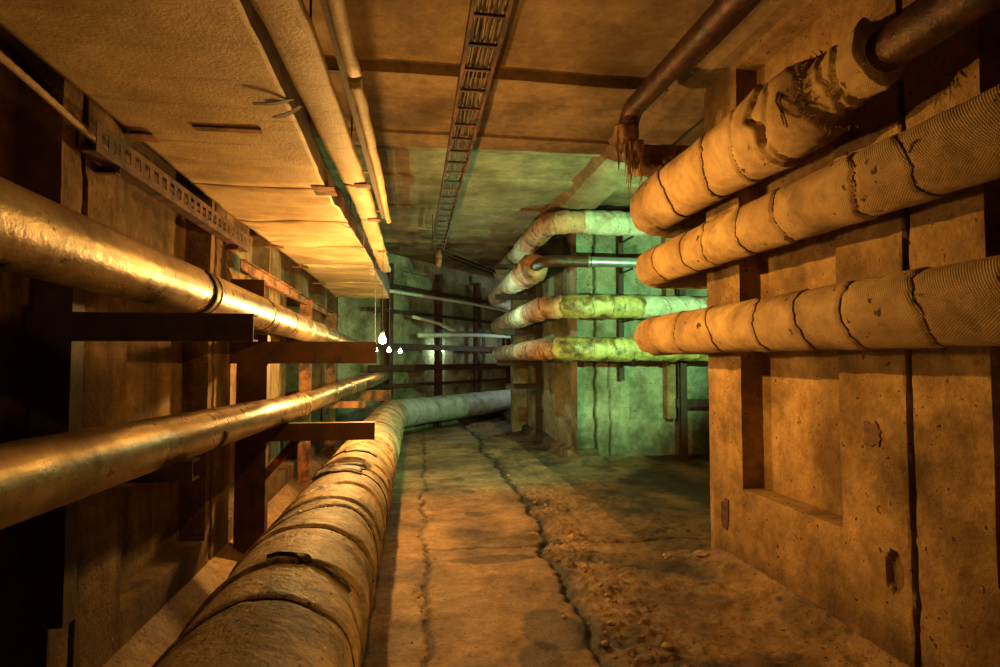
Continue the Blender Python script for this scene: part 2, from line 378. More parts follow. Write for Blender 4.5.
# ---- precast wall panels: frame, sunk field, joint crack
def panel_wall(name, y0, y1, x0, sgn, recs, joints, m, zt=3.72, step=.03, zb=.60, ztop=3.60, depth=.16, seed=1, chips=(), zstep=.035, fine=None):
    ev = [e for r in recs for e in r]
    us = lines(y0, y1, step, [e for e in ev if y0 < e < y1])
    if fine: us = sorted({round(u, 4) for u in us if not fine[0] - .005 < u < fine[1] + .005} | set(np.arange(fine[0], fine[1], fine[2]).round(4)) |
                         {round(e + q, 4) for e in ev for q in (-.002, .002) if fine[0] < e < fine[1]})
    vs = lines(-.05, zt, zstep, [zb, ztop])
    def base(Y, Z):
        d = 0 * Y
        for a, b in recs:
            d = d + depth * ((Y > a) & (Y < b) & (Z > zb + .10 * 0) & (Z < ztop))
        return d
    def jc(Z, j): return j + .012 * vnoise(Z * 5, j, 0, seed + 2) + .006 * vnoise(Z * 24, j, 0, seed + 3)
    def fxyz(Y, Z):
        d = base(Y, Z) + .004 * fbm(Y * 5, Z * 5, 0, seed) + .008 * fbm(Y * 1.2, Z * 1.2, 0, seed + 1)
        for j in joints: d = d + .05 * gap(Y, jc(Z, j), .010) * (.5 + .5 * (vnoise(Z * 3, j, 0, seed + 9) > -.5)) + .010 * np.maximum(0, fbm(Y * 18, Z * 9, 0, seed + 4)) * gap(Y, j, .09)
        for (cy, cz, a, b, dd) in chips:
            q = ((Y - cy) / a) ** 2 + ((Z - cz) / b) ** 2 + .5 * fbm(Y * 12, Z * 12, 0, seed + 7)
            d = d + dd * np.clip((1 - q) * 5, 0, 1)
        return x0 + sgn * d, Y, Z
    def at(Y, Z):
        d = 0 * Y
        for j in joints:
            d = d + .95 * gap(Y, jc(Z, j), .013) + .45 * gap(Y, j, .12) * np.clip(.35 + 1.3 * fbm(Y * 7, Z * 4, 0, seed + 5), 0, 1)
        for (cy, cz, a, b, dd) in chips:
            q = ((Y - cy) / a) ** 2 + ((Z - cz) / b) ** 2 + .5 * fbm(Y * 12, Z * 12, 0, seed + 7)
            d = d + .5 * np.clip((1 - q) * 5, 0, 1)
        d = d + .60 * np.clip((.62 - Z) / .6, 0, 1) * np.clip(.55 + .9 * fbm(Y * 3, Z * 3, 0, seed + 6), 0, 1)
        d = d + .45 * np.clip((fbm(Y * 1.6, Z * 1.1, 2, seed + 8) - .1) * 2.2, 0, 1)
        return d
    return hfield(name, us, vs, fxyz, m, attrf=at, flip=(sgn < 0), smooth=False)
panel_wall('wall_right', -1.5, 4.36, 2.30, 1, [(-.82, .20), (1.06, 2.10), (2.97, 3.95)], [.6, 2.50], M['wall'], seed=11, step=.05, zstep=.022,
           chips=((2.62, .48, .05, .11, .03), (3.55, 1.1, .02, .02, .01), (2.75, 2.35, .05, .2, .006)), fine=(1.6, 4.36, .014))
# end face of the near wall and the alcove behind it
def rough_box(name, a, b, m, seed=1, step=.12):
    """box-shaped mass with slightly uneven faces"""
    bm = bmesh.new(); a = Vector(a); b = Vector(b)
    bmesh.ops.create_cube(bm, size=1)
    for v in bm.verts: v.co = Vector(((a[i] + b[i]) / 2 + v.co[i] * (b[i] - a[i]) for i in range(3)))
    bmesh.ops.bevel(bm, geom=bm.edges[:], offset=.012, segments=2, affect='EDGES')
    L = max(b - a)
    bmesh.ops.subdivide_edges(bm, edges=[e for e in bm.edges if e.calc_length() > step * 1.2], cuts=max(1, min(14, int(min(2.0, L) / step))), use_grid_fill=True)
    for v in bm.verts:
        n = mnoise.noise(v.co * 3.1 + Vector((seed, 0, 0))) * .006 + mnoise.noise(v.co * 11) * .003
        v.co += Vector((n, n, n * .5))
    mb = MB(); mb.take(bm); return mb
tag(rough_box('x', (2.302, 4.30, -.05), (5.2, 4.44, 3.72), M['wall'], 4).build('wall_partition', M['wall'], org=(0, 0, 0)), kind='structure')
panel_wall('wall_far_right', 8.56, 12.6, 2.40, 1, [(8.93, 9.98), (10.83, 11.9)], [10.43], M['gwall'], seed=23, step=.03, zb=.55)
tag(rough_box('x', (2.10, 12.45, -.05), (2.62, 12.75, 3.72), M['gwall'], 6).build('trim_1', M['gwall'], org=(0, 0, 0)), kind='structure')
# alcove back wall (faces the camera)
def alc(U, Z):
    d = .005 * fbm(U * 4, Z * 4, 0, 51) + .012 * fbm(U * 1.1, Z * 1.1, 0, 52)
    cj = 2.72 + .012 * vnoise(Z * 6, 0, 0, 53) + .008 * vnoise(Z * 25, 0, 0, 54)
    d = d + .05 * gap(U, cj, .014) - .05 * (U > 3.22) * 0 + .03 * ((U > 3.26) & (Z > .62) & (U < 3.98)) + .03 * gap(U, 2.95 + .02 * vnoise(Z * 9, 0, 0, 55), .010) * (Z < 1.5)
    return U, 8.72 + d, Z
def alc_d(U, Z):
    cj = 2.72 + .012 * vnoise(Z * 6, 0, 0, 53) + .008 * vnoise(Z * 25, 0, 0, 54)
    return gap(U, cj, .02) + .7 * gap(U, 2.95 + .02 * vnoise(Z * 9, 0, 0, 55), .014) * (Z < 1.5) + .65 * np.clip((.75 - Z) / .7, 0, 1) * np.clip(.6 + fbm(U * 4, Z * 4, 0, 56), 0, 1) \
        + .4 * np.clip((fbm(U * 2, Z * 1.3, 0, 57) - .05) * 2, 0, 1)
hfield('wall_alcove', lines(2.40, 5.2, .022, [3.26, 3.98]), lines(-.05, 3.7, .04, [.62]), alc, M['gwall'], attrf=alc_d)
tag(rough_box('x', (5.1, 4.3, -.05), (5.3, 8.9, 3.72), M['wall'], 8).build('wall_alcove_side', M['wall'], org=(0, 0, 0)), kind='structure')
# left wall and the bend beyond
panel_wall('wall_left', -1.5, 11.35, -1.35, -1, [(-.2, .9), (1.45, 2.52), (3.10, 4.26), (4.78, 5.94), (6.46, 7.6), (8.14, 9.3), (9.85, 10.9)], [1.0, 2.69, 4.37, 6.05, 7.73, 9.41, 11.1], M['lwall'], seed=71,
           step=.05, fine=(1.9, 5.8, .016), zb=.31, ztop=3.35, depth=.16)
DB = Vector((math.sin(math.radians(37)), math.cos(math.radians(37)), 0)); B0 = Vector((-1.35, 11.3, 0))
def bent(U, Z):
    d = .10 * ((np.mod(U + .3, 1.9) > .35) & (Z > .5) & (Z < 3.4)) + .008 * fbm(U * 2, Z * 2, 0, 81)
    return B0.x + DB.x * U - DB.y * d, B0.y + DB.y * U + DB.x * d, Z
hfield('wall_back', lines(0, 15, .12, [1.9 * k + .05 for k in range(0, 8)] + [1.9 * k - .3 for k in range(1, 8)]), lines(-.05, 3.7, .12, [.5, 3.4]), bent, M['gwall'],
       attrf=lambda U, Z: .5 * np.clip(fbm(U * 1.5, Z * 1.5, 0, 83) * 2, 0, 1))
# wall behind the camera, and the far right wall of the bent corridor
tag(rough_box('x', (-2.0, -1.75, -.05), (2.6, -1.5, 3.9), M['wall'], 9).build('wall_rear', M['wall'], org=(0, 0, 0)), kind='structure')
def bent2(U, Z): return 2.55 + DB.x * U, 12.7 + DB.y * U + .01 * fbm(U * 2, Z * 2, 0, 85), Z
hfield('wall_bend', lines(0, 13, .2), lines(-.05, 3.7, .2), bent2, M['wall'], flip=True)
e0 = B0 + DB * 15; e1 = Vector((2.55, 12.7, 0)) + DB * 13
hfield('wall_end', lines(0, 1, .1), lines(-.05, 3.7, .3), lambda U, Z: (e0.x + (e1.x - e0.x) * U, e0.y + (e1.y - e0.y) * U, Z), M['wall'])
# ceiling: ribbed slab
RIBS = [(-.9, -.5), (1.9, 2.2), (4.60, 5.0), (5.97, 6.35), (7.4, 7.75), (8.85, 9.2), (10.4, 11.3)]
def ceil_f(X, Y):
    z = 3.80 + .01 * fbm(X * 1.2, Y * 1.2, 0, 91) + .004 * fbm(X * 7, Y * 7, 0, 92)
    rib = 0 * Y
    for a, b in RIBS: rib = np.maximum(rib, (Y > a) & (Y < b))
    z = z - (.085 - .05 * (Y > 5.5)) * rib
    z = z - .05 * ((Y > 3.0) & (Y < 3.02)) * 0
    z = z + .03 * gap(Y, 6.52 + .012 * vnoise(X * 5, 0, 0, 93), .02)
    z = z - .09 * (Y > 11.3)
    return X, Y, z
def ceil_d(X, Y):
    d = .75 * gap(Y, 6.52 + .02 * vnoise(X * 5, 0, 0, 93), .055) * np.clip(.5 + 1.4 * fbm(X * 5, Y * 9, 0, 94), 0, 1)
    d = d + .45 * np.clip((fbm(X * 1.4, Y * 1.4, 0, 95) - .05) * 2, 0, 1) + .35 * gap(Y, 4.5, .12) * (.5 + .5 * vnoise(X * 3, 0, 0, 96))
    d = d + .55 * (Y > 11.3) * np.clip(fbm(X * 3, Y * 3, 0, 97) * 3, 0, 1)
    return d
hfield('ceiling', lines(-2.0, 2.45, .05)[:-1] + lines(2.45, 12, .3), lines(-1.6, 12, .05, [e for r in RIBS for e in r])[:-1] + lines(12, 26, .3), ceil_f, M['ceil'], attrf=ceil_d, flip=True)
def haunch(name, y0, y1, prof):
    n = int((y1 - y0) / .12); ysn = np.linspace(y0, y1, n); V = []; Fc = []; k = len(prof)
    for i, y in enumerate(ysn):
        for (x, z) in prof: V.append((x + .012 * float(vnoise(y * 2.2, x * 3, 0, 5)) + .006 * float(vnoise(y * 9, x * 3, 0, 6)), y, z + .008 * float(vnoise(y * 3, z * 3, 1, 7))))
        if i:
            for j in range(k): Fc.append(((i - 1) * k + j, (i - 1) * k + (j + 1) % k, i * k + (j + 1) % k, i * k + j))
    Fc.append(tuple(range(k))[::-1]); Fc.append(tuple(range((n - 1) * k, n * k)))
    return tag(link_mesh(name, V, Fc, M['ceil'], None, False, org=(0, 0, 0)), kind='structure')
haunch('trim_2', -1.5, 12.75, [(1.93, 3.90), (2.10, 3.70), (2.20, 3.66), (2.56, 3.66), (2.56, 3.90)])
haunch('trim_3', -1.5, 11.3, [(-1.60, 3.90), (-1.60, 3.45), (-1.33, 3.45), (-1.26, 3.52), (-1.26, 3.90)])
# ================================================================== LEFT PIPES
def pipe_root(name, path, label, cat='pipe', group=None):
    p = Vector(path[0]); return empty(name, p, label, cat, group)
near_sp = lambda q: .02 + .006 * max(0, q[1] - 2)
# upper steel pipe
P1 = fillet([(-1.0, -1.3, 1.85), (-1.0, 1.75, 1.829), (-1.0, 9.0, 1.761), (-1.03, 11.45, 1.76)], .9)
t = pipe_root('steel_pipe', P1, 'wide bare steel pipe, the upper of the two shiny pipes on the left')
den = lambda s, th: .108 + .0012 * fbm(np.cos(th) * 2, np.sin(th) * 2, s * 3, 5, 3)
tube('pipe_shell', P1, den, M['steel'], t, 56, lambda q: .05)
for s0, w, dr in ((4.30, .02, .004), (5.43, .03, .006), (6.2, .02, .004), (7.05, .05, .010), (7.9, .05, .010), (8.8, .05, .01)):
    ring('weld_ring', P1, s0, w, dr, .1085, M['steel'], t, 48)
def half_band(name, pts, s0, w, rb, dr, m, parent, a0, a1, n=28, skew=0.0):
    """strap round part of a pipe, from angle a0 to a1 (0 = top, towards +X negative)"""
    P, d = resample(pts, .01); T, Nn, Bn = frames(P); V = []; Fc = []
    for i in range(n + 1):
        a = a0 + (a1 - a0) * i / n; u0 = s0 + skew * math.sin((i / n) * PI)
        for (du, r) in ((-w / 2, rb - .003), (-w / 2, rb + dr), (w / 2, rb + dr), (w / 2, rb - .003)):
            u = u0 + du; c = [np.interp(u, d, P[:, k]) for k in range(3)]
            k0 = int(min(len(d) - 1, np.searchsorted(d, u)))
            V.append(tuple(np.array(c) + r * (math.cos(a) * Nn[k0] + math.sin(a) * Bn[k0])))
        if i:
            q = 4 * (i - 1)
            for k in range(4): Fc.append((q + k, q + (k + 1) % 4, q + 4 + (k + 1) % 4, q + 4 + k))
    Fc.append((3, 2, 1, 0)); q = 4 * n; Fc.append((q, q + 1, q + 2, q + 3))
    return link_mesh(name, V, Fc, m, parent)
tag(half_band('saddle_clamp', P1, 4.19, .06, .109, .006, M['rubber'], t, -2.6 + PI * 0, -.9 + PI * 0 + 0, skew=.03), 'black rubber saddle strap')
tag(half_band('saddle_clamp', P1, 4.19, .06, .109, .006, M['rubber'], t, .7, 3.4, skew=.03), 'black rubber saddle strap')
# middle steel pipe
P2 = fillet([(-.975, -1.3, 1.23), (-.957, 1.57, 1.209), (-.957, 5.65, 1.104), (-.844, 8.1, 1.135), (-.61, 9.4, 1.187), (-.50, 12.35, 1.20)], .8)
t = pipe_root('steel_pipe', P2, 'narrower bare steel pipe, the lower of the two shiny pipes on the left')
den2 = lambda s, th: .098 + .0012 * fbm(np.cos(th) * 2, np.sin(th) * 2, s * 3, 15, 3)
tube('pipe_shell', P2, den2, M['steel'], t, 56, lambda q: .05)
for s0, w, dr in ((6.45, .03, .006), (6.63, .045, .010), (8.2, .05, .010), (9.4, .06, .010), (10.0, .05, .01)):
    ring('weld_ring', P2, s0, w, dr, .0985, M['steel'], t, 48)
tag(half_band('saddle_clamp', P2, 4.28, .055, .099, .005, M['rubber'], t, 1.6, 3.7, skew=.03), 'black rubber saddle strap')
# big wrapped pipe
PB = fillet([(-.47, -1.3, .47), (-.46, 3.0, .47), (-.42, 10.2, .45), (-.38, 11.3, .45), (.15, 12.6, .45), (5.6, 19.9, .45)], [.5, .5, .5, .7])
t = pipe_root('wrapped_pipe', PB, 'very thick tar-wrapped pipe lying low beside the walkway')
PBa = fillet([(-.475, -1.3, .475), (-.465, 3.0, .475), (-.42, 10.2, .45), (-.36, 11.7, .45)], .5)
lagB = Lag(.294, 14, 41, pitch=.36, step=.012, lump=.014, tilt=.75, groove=.013, ripple=.003)
wrap = tube('wrapping', PBa, lagB, M['tar'], t, 150, lambda q: .05 if q[1] < 1.3 else .011 + .0035 * max(0, q[1] - 2))
lagB.wires(PBa, wrap, 'wrap_seam', .0035, smin=2.7, smax=11.5)
# black patch and frayed edge strips
def surf_patch(name, pts, lag, s0, s1, a0, a1, th, m, parent, seed=0, n=26, k=18, edge=.02, lift=.004):
    P, d = resample(pts, .01); T, Nn, Bn = frames(P)
    u, v = np.meshgrid(np.linspace(0, 1, n), np.linspace(0, 1, k), indexing='ij')
    endm = np.where((u == 0) | (u == 1), 1, np.abs(2 * u - 1))
    ss_ = s0 + (s1 - s0) * u + edge * vnoise(v * 6, np.where(u < .5, 0, 9), 0, seed) * endm
    aa = a0 + (a1 - a0) * v + .08 * vnoise(u * 7, np.where(v < .5, 0, 9), 3, seed) * np.abs(2 * v - 1)
    r0 = lag(ss_, aa) + lift
    c = np.stack([np.interp(ss_, d, P[:, q]) for q in range(3)], -1); k0 = np.minimum(len(d) - 1, np.searchsorted(d, ss_))
    dirs = np.cos(aa)[..., None] * Nn[k0] + np.sin(aa)[..., None] * Bn[k0]
    V = np.concatenate([(c + (r0 - .02)[..., None] * dirs).reshape(-1, 3), (c + (r0 + th * (1 + .6 * vnoise(u * 5, v * 5, 1, seed)))[..., None] * dirs).reshape(-1, 3)])
    N = n * k; Fc = []
    for i in range(n - 1):
        for j in range(k - 1):
            a = i * k + j; Fc.append((a + N, a + 1 + N, a + k + 1 + N, a + k + N)); Fc.append((a + k, a + k + 1, a + 1, a))
    for i in range(n - 1):
        for j in (0, k - 1):
            a = i * k + j; Fc.append((a, a + k, a + k + N, a + N))
    for j in range(k - 1):
        for i in (0, n - 1):
            a = i * k + j; Fc.append((a, a + 1, a + 1 + N, a + N))
    return link_mesh(name, V, Fc, m, parent)
tag(surf_patch('tar_patch', PBa, lagB, 5.40, 5.66, -.6, .45, .008, M['tar_patch'], t, 5), 'black tar patch')
for k, (a, b, c, e) in enumerate([(6.3, 6.32, -.9, .6), (3.62, 3.632, -.1, .9)]):
    tag(surf_patch('torn_strip', PBa, lagB, a, b, c, e, .006, M['tar_patch'], t, 9 + k, n=8, k=40, edge=.03), 'dark torn edge of the wrapping')
PBb = [PBa[-2], PBa[-1]]
PBb = fillet([(-.375, 11.35, .45), (-.30, 11.85, .45), (.15, 12.6, .45), (5.6, 19.9, .45)], [.3, .6])
lagG = Lag(.272, 11, 43, pitch=.5, step=.01, lump=.02, tilt=.3, ripple=.006)
tag(tube('wrapping', PBb, lagG, M['grey_wrap'], t, 60, .05), 'grey wrapping beyond the bend')
# supports under the big pipe
for y in (2.6, 5.0, 7.8, 10.2):
    s = empty('pipe_saddle', (-.46, y, 0), {2.6: 'concrete saddle under the thick wrapped pipe, nearest one', 5.0: 'concrete saddle under the thick wrapped pipe, second from the camera',
              7.8: 'concrete saddle under the thick wrapped pipe, third from the camera', 10.2: 'concrete saddle under the thick wrapped pipe, farthest one before the bend'}[y], 'pipe support', 'saddles under the thick pipe')
    n = 12; pr = [(-.20, 0), (.20, 0)] + [(.20, .26)] + [(.19 * math.cos(a), .475 - math.sqrt(.292 ** 2 - (.19 * math.cos(a)) ** 2)) for a in np.linspace(0, PI, n)] + [(-.20, .26)]
    mb = MB(); mb.prism(pr, (-.455, y - .06, -.01), (-.455, y + .06, -.01)); mb.build('saddle_block', M['stone'], s)

# ---- brackets on the left
def ibeam(mb, p0, p1, w, h, t=.008, up=(0, 0, 1)):
    pr = [(-w / 2, 0), (w / 2, 0), (w / 2, t), (t / 2, t), (t / 2, h - t), (w / 2, h - t), (w / 2, h), (-w / 2, h), (-w / 2, h - t), (-t / 2, h - t), (-t / 2, t), (-w / 2, t)]
    mb.prism(pr, p0, p1, up)
def bracket(y, label, xpost, z0, z1, arms, m, brace=None, wpost=.13):
    b = empty('pipe_bracket', (xpost[0], y, z0), label, 'pipe bracket', 'steel brackets along the left wall')
    mb = MB(); x0, x1 = xpost
    mb.prism(chan(.09, x1 - x0, .009), ((x0 + x1) / 2 - (x1 - x0) / 2, y, z0), ((x0 + x1) / 2 - (x1 - x0) / 2, y, z1), up=(1, 0, 0))
    mb.build('post', m, b)
    for (xa, xb, za, zb) in arms:
        mb = MB(); mb.prism(chan(.08, zb - za, .008), (xb, y - .002, za), (xa, y - .002, za)); mb.build('arm', m, b)
    if brace:
        mb = MB(); mb.prism(angl(.05, .05, .006), brace[0], brace[1]); mb.build('brace', M['rust'], b)
    return b
bracket(2.50, 'nearest dark steel bracket, holding both shiny pipes on the left', (-1.42, -1.285), .50, 1.80, [(-1.44, -.625, 1.575, 1.685), (-1.44, -.84, 1.03, 1.11)], M['dark'])
bracket(4.74, 'dark steel bracket with long arms reaching over the thick wrapped pipe', (-1.30, -1.08), 0.0, 1.69, [(-1.48, -.27, 1.475, 1.642), (-1.48, -.28, .89, 1.022), (-1.48, -1.11, 1.95, 2.11)], M['brown'],
        ((-1.13, 4.79, .56), (-.85, 4.89, .89)))
bracket(7.22, 'rust-red bracket behind the long-armed one, halfway down the left wall', (-1.29, -1.165), .0, 2.20, [(-1.48, -.74, 1.552, 1.64), (-1.48, -.54, .943, 1.02)], M['rust'])
bracket(9.22, 'farthest rust-red bracket before the bend on the left', (-1.27, -1.13), .0, 2.20, [(-1.48, -.74, 1.545, 1.63), (-1.48, -.31, .89, 1.047)], M['rust'])
mb = MB(); mb.prism(chan(.04, .095, .006), (-1.25, 4.6, 2.145), (-1.25, 10.4, 2.145)); o = mb.build('rust_rail', M['rust'])
tag(o, 'long orange rust rail along the left wall above the pipes', 'rail')
# short posts tying the rail
# ---- rope-like cable and perforated tray on the left
def rope(pts, r, tw=.05, n=10):
    return tube_geo(pts, lambda s, th: r * (1 + .22 * np.abs(np.sin(1.5 * (th + s / tw * 2 * PI / 3)))), 12, .008)
pth = [(-1.30, .4, 2.54), (-1.30, 1.9, 2.48), (-1.30, 2.35, 2.44), (-1.30, 2.68, 2.40), (-1.30, 3.9, 2.367), (-1.30, 4.8, 2.367)]
V, Fc, UV = rope(fillet(pth, .3), .012)
tag(link_mesh('braided_cable', V, Fc, M['rope'], None, True, UV), 'twisted rope-like cable sagging along the upper left wall', 'cable')
t = empty('perforated_tray', (-1.30, 2.60, 2.345), 'rusty slotted cable tray under the left edge of the wide duct', 'cable tray')
def slotted(y0, y1, x, z0, h, pitch=.10, slot=.055, tk=.003):
    mb = MB(); y = y0
    mb.box((x, y0, z0), (x + tk, y1, z0 + h * .26), 0); mb.box((x, y0, z0 + h * .76), (x + tk, y1, z0 + h), 0)
    while y < y1 - .02:
        mb.box((x, y, z0 + h * .26), (x + tk, min(y1, y + pitch - slot), z0 + h * .76), 0); y += pitch
    return mb
slotted(2.60, 4.90, -1.27, 2.352, .115).build('slotted_side', M['rust_d'], t)
slotted(2.60, 4.90, -1.335, 2.352, .115).build('slotted_side', M['rust_d'], t)
mb = MB(); mb.box((-1.335, 2.60, 2.345), (-1.267, 4.90, 2.352), 0)
mb.build('tray_base', M['rust_d'], t)
for y in (2.8, 4.6):
    mb = MB(); mb.prism(angl(.04, .04, .005), (-1.45, y, 2.304), (-1.265, y, 2.304)); mb.build('tray_bracket', M['rust_d'], t)
# vertical slotted post at the tray's far end
mb = MB(); mb.box((-1.56, 5.93, 1.95), (-1.553, 6.01, 2.75), 0)
# grey tubes hung at upper left
# ================================================================== DUCTS
def duct_piece(name, y0, y1, xl, xr, zb, zt, m, parent, wr=0.0, seed=1, nx=34, sp=.05, side=None):
    """closed box section with a slightly sagging, wrinkled underside; xl,xr,zb functions of y"""
    n = max(4, int((y1 - y0) / sp)); ysn = np.linspace(y0, y1, n); V = []; prof = []
    sides = 4
    for y in ysn:
        L, R, Zb, Zt = xl(y), xr(y), zb(y), zt(y); row = []
        xx = np.linspace(L, R, nx)
        f = np.sin(np.linspace(0, PI, nx))
        w = wr * (fbm(xx * 1.3 + 3, y * 5.5 + .6 * np.sin(xx * 3), 0, seed, 3) * 1.6) * np.minimum(1, f * 3 + .25)
        e = .006 * float(vnoise(y * 7, 0, 0, seed + 2))
        for x, ww, ff in zip(xx, w, f): row.append((x + (e if ff < .1 else 0), y, Zb + float(ww) - .008 * ff * (wr > 0)))
        for z in (Zb + (Zt - Zb) * .3, Zb + (Zt - Zb) * .7): row.append((R + e + .004, y, z))
        row.append((R, y, Zt)); row.append(((L + R) / 2, y, Zt)); row.append((L, y, Zt)); row.append((L, y, (Zb + Zt) / 2))
        V += row
    k = nx + 6; Fc = []
    for i in range(n - 1):
        for j in range(k):
            a = i * k + j; b = i * k + (j + 1) % k; Fc.append((a, a + k, b + k, b))
    Fc.append(tuple(range(k))); Fc.append(tuple(range((n - 1) * k, n * k))[::-1])
    o = link_mesh(name, V, Fc, m, parent, smooth=True)
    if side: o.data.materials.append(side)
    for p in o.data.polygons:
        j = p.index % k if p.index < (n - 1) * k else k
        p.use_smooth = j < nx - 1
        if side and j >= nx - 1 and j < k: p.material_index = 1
    return o
def I(pairs): return lambda y: float(np.interp(y, [p[0] for p in pairs], [p[1] for p in pairs]))
t = empty('insulated_duct', (-.93, 0, 2.59), 'wide flat board-clad duct filling the upper left of the tunnel', 'duct')
dl = I([(0, -1.325), (4.6, -1.34), (5.2, -1.32), (9.6, -1.13)]); dr = I([(0, -.522), (2.5, -.522), (4.25, -.548), (4.35, -.522), (8.9, -.365), (9.6, -.365)])
dzb = I([(0, 2.588), (6, 2.579), (7.8, 2.527), (9.5, 2.44)]); dzt = lambda y: dzb(y) + float(np.interp(y, [5.2, 8.7], [.14, .26]))
seams = [-1.3, 3.85, 4.8, 5.83, 6.87, 8.0, 9.3]
for i in range(6):
    g = .006
    o = duct_piece('duct_section', seams[i] + g, seams[i + 1] - g, (lambda q, i=i: lambda y: q(y) - .008 * (i % 2))(dl), (lambda q, i=i: lambda y: q(y) + .008 * (i % 2))(dr), dzb, dzt,
                   M['board'] if i == 0 else M['foil'], t, 0.0015 if i == 0 else .026, 100 + i, sp=.04 if i else .1, side=M['brown'])  # brown sides: shade of the gap beside the duct put into the colour
    if i: tag(o, 'wrinkled wrap section')
mb = MB(); mb.box((-1.0, 2.87, 2.566), (-.70, 2.922, 2.577), .001); tag(mb.build('rust_strip', M['rust'], t), 'short rusty strip')
def shard(c, ax, ln, w, th, seed, name, m, parent):
    """bent sliver of rusty strap"""
    r = random.Random(seed); c = Vector(c); ax = Vector(ax).normalized(); s = ax.cross(Vector((0, 0, 1))).normalized(); n = 7; V = []; Fc = []
    for i in range(n):
        u = i / (n - 1); ww = w * (1 - .5 * abs(2 * u - 1)) * r.uniform(.75, 1.15); p = c + ax * (u - .5) * ln - Vector((0, 0, 1)) * (.02 * math.sin(u * PI) + .25 * ln * u * u)
        V += [p - s * ww / 2, p + s * ww / 2, p + s * ww / 2 + Vector((0, 0, th)), p - s * ww / 2 + Vector((0, 0, th))]
        if i:
            q = 4 * (i - 1)
            for k in range(4): Fc.append((q + k, q + (k + 1) % 4, q + 4 + (k + 1) % 4, q + 4 + k))
    Fc.append((3, 2, 1, 0)); q = 4 * (n - 1); Fc.append((q, q + 1, q + 2, q + 3))
    return link_mesh(name, V, Fc, m, parent, False)
shard((-.575, 2.55, 2.590), (-1, -.15, 0), .16, .035, .003, 1, 'bent_strap', M['dark'], t)
shard((-.54, 2.65, 2.587), (-1, .45, 0), .14, .035, .003, 2, 'bent_strap', M['brown'], t)
mb = MB(); mb.box((-.625, 3.79, 2.573), (-.49, 4.0, 2.580), .001); tag(mb.build('clamp_plate', M['rust'], t), 'orange rust clamp plate')
for (x, y) in ((-.505, 4.83), (-.48, 5.85), (-.435, 6.9), (-.41, 8.05)):
    z = dzb(y); shard((x, y, z - .004), (1, -.2, 0), .12, .03, .003, int(y * 10), 'bent_strap', M['rust'], t)
for (x, y) in ((-1.29, 3.05), (-1.27, 5.85), (-1.22, 6.9), (-1.18, 8.05)):
    z = dzb(y); mb = MB(); mb.box((x - .10, y - .05, z - .02), (x + .07, y + .05, z - .012), .002); mb.box((x - .02, y - .04, z - .012), (x + .02, y + .04, z + .05), .002)
    mb.build('edge_bracket', M['rust'], t)
for y in (1.0, 3.8, 5.7, 7.9):
    for x in (dl(y) + .1, dr(y) - .1): mb = MB(); mb.rod([(x, y, dzt(y) - .01), (x, y, 3.80)], .008); mb.build('hanger_rod', M['dark'], t)
# narrow board strips beside it
bl = I([(0, -.515), (1.83, -.490), (4.13, -.405), (7.4, -.383)]); br = I([(0, -.40), (1.83, -.344), (4.13, -.274), (7.4, -.27)])
t = empty('board_strip', (-.39, 0, 2.59), 'narrow pale board strip hung beside the wide duct', 'board')
ss = [-1.3, 3.74, 4.65, 6.0, 7.43]
for i in range(4): duct_piece('board_panel', ss[i] + .004, ss[i + 1] - .004, bl, br, I([(0, 2.590), (8, 2.581)]), I([(0, 2.622), (8, 2.613)]), M['board'], t, .002, 140 + i, nx=8, sp=.06)
for y in (3.74, 4.65, 6.0):
    mb = MB(); mb.box((br(y) - .07, y - .04, 2.572), (br(y) + .025, y + .05, 2.579), .001); tag(mb.build('clamp_plate', M['rust'], t), 'orange rust clamp plate')
for y in (-.6, 1.2):
    for x in (bl(y) + .03, br(y) - .03): mb = MB(); mb.rod([(x, y, 2.61), (x, y, 3.80)], .005); mb.build('hanger_rod', M['dark'], t)
cl = I([(0, -.285), (1.83, -.262), (4.1, -.218), (4.9, -.205)]); cr2 = I([(0, -.235), (1.83, -.213), (4.1, -.178), (4.9, -.174)])
t = empty('board_strip', (-.235, 0, 2.59), 'thinnest board strip, right of the narrow pale one under the ceiling', 'board')
for i, (a, b) in enumerate(((-1.3, 2.31), (2.35, 4.78))): duct_piece('board_panel', a, b, cl, cr2, lambda y: 2.588, lambda y: 2.606, M['board'], t, .001, 160 + i, nx=6, sp=.08)
for y in (-.5, 1.1): mb = MB(); mb.rod([(cl(y) + .02, y, 2.60), (cl(y) + .02, y, 3.80)], .005); mb.build('hanger_rod', M['dark'], t)
for y in (2.33, 3.57, 4.5):
    mb = MB(); mb.box((cl(y) - .10, y - .018, 2.606), (cr2(y) + .01, y + .018, 2.613), .001)
    mb.build('hanger_rod', M['dark'], t)
# dark steel angle between the strips
mb = MB(); mb.prism(angl(.05, .05, .005), (-.335, -1.2, 2.60), (-.24, 4.7, 2.60)); 
for y in (-.4, 1.1): mb.rod([(-.33, y, 2.63), (-.33, y, 3.80)], .005)
o = mb.build('angle_iron', M['dark']); tag(o, 'long dark angle iron running between the two board strips', 'angle iron')

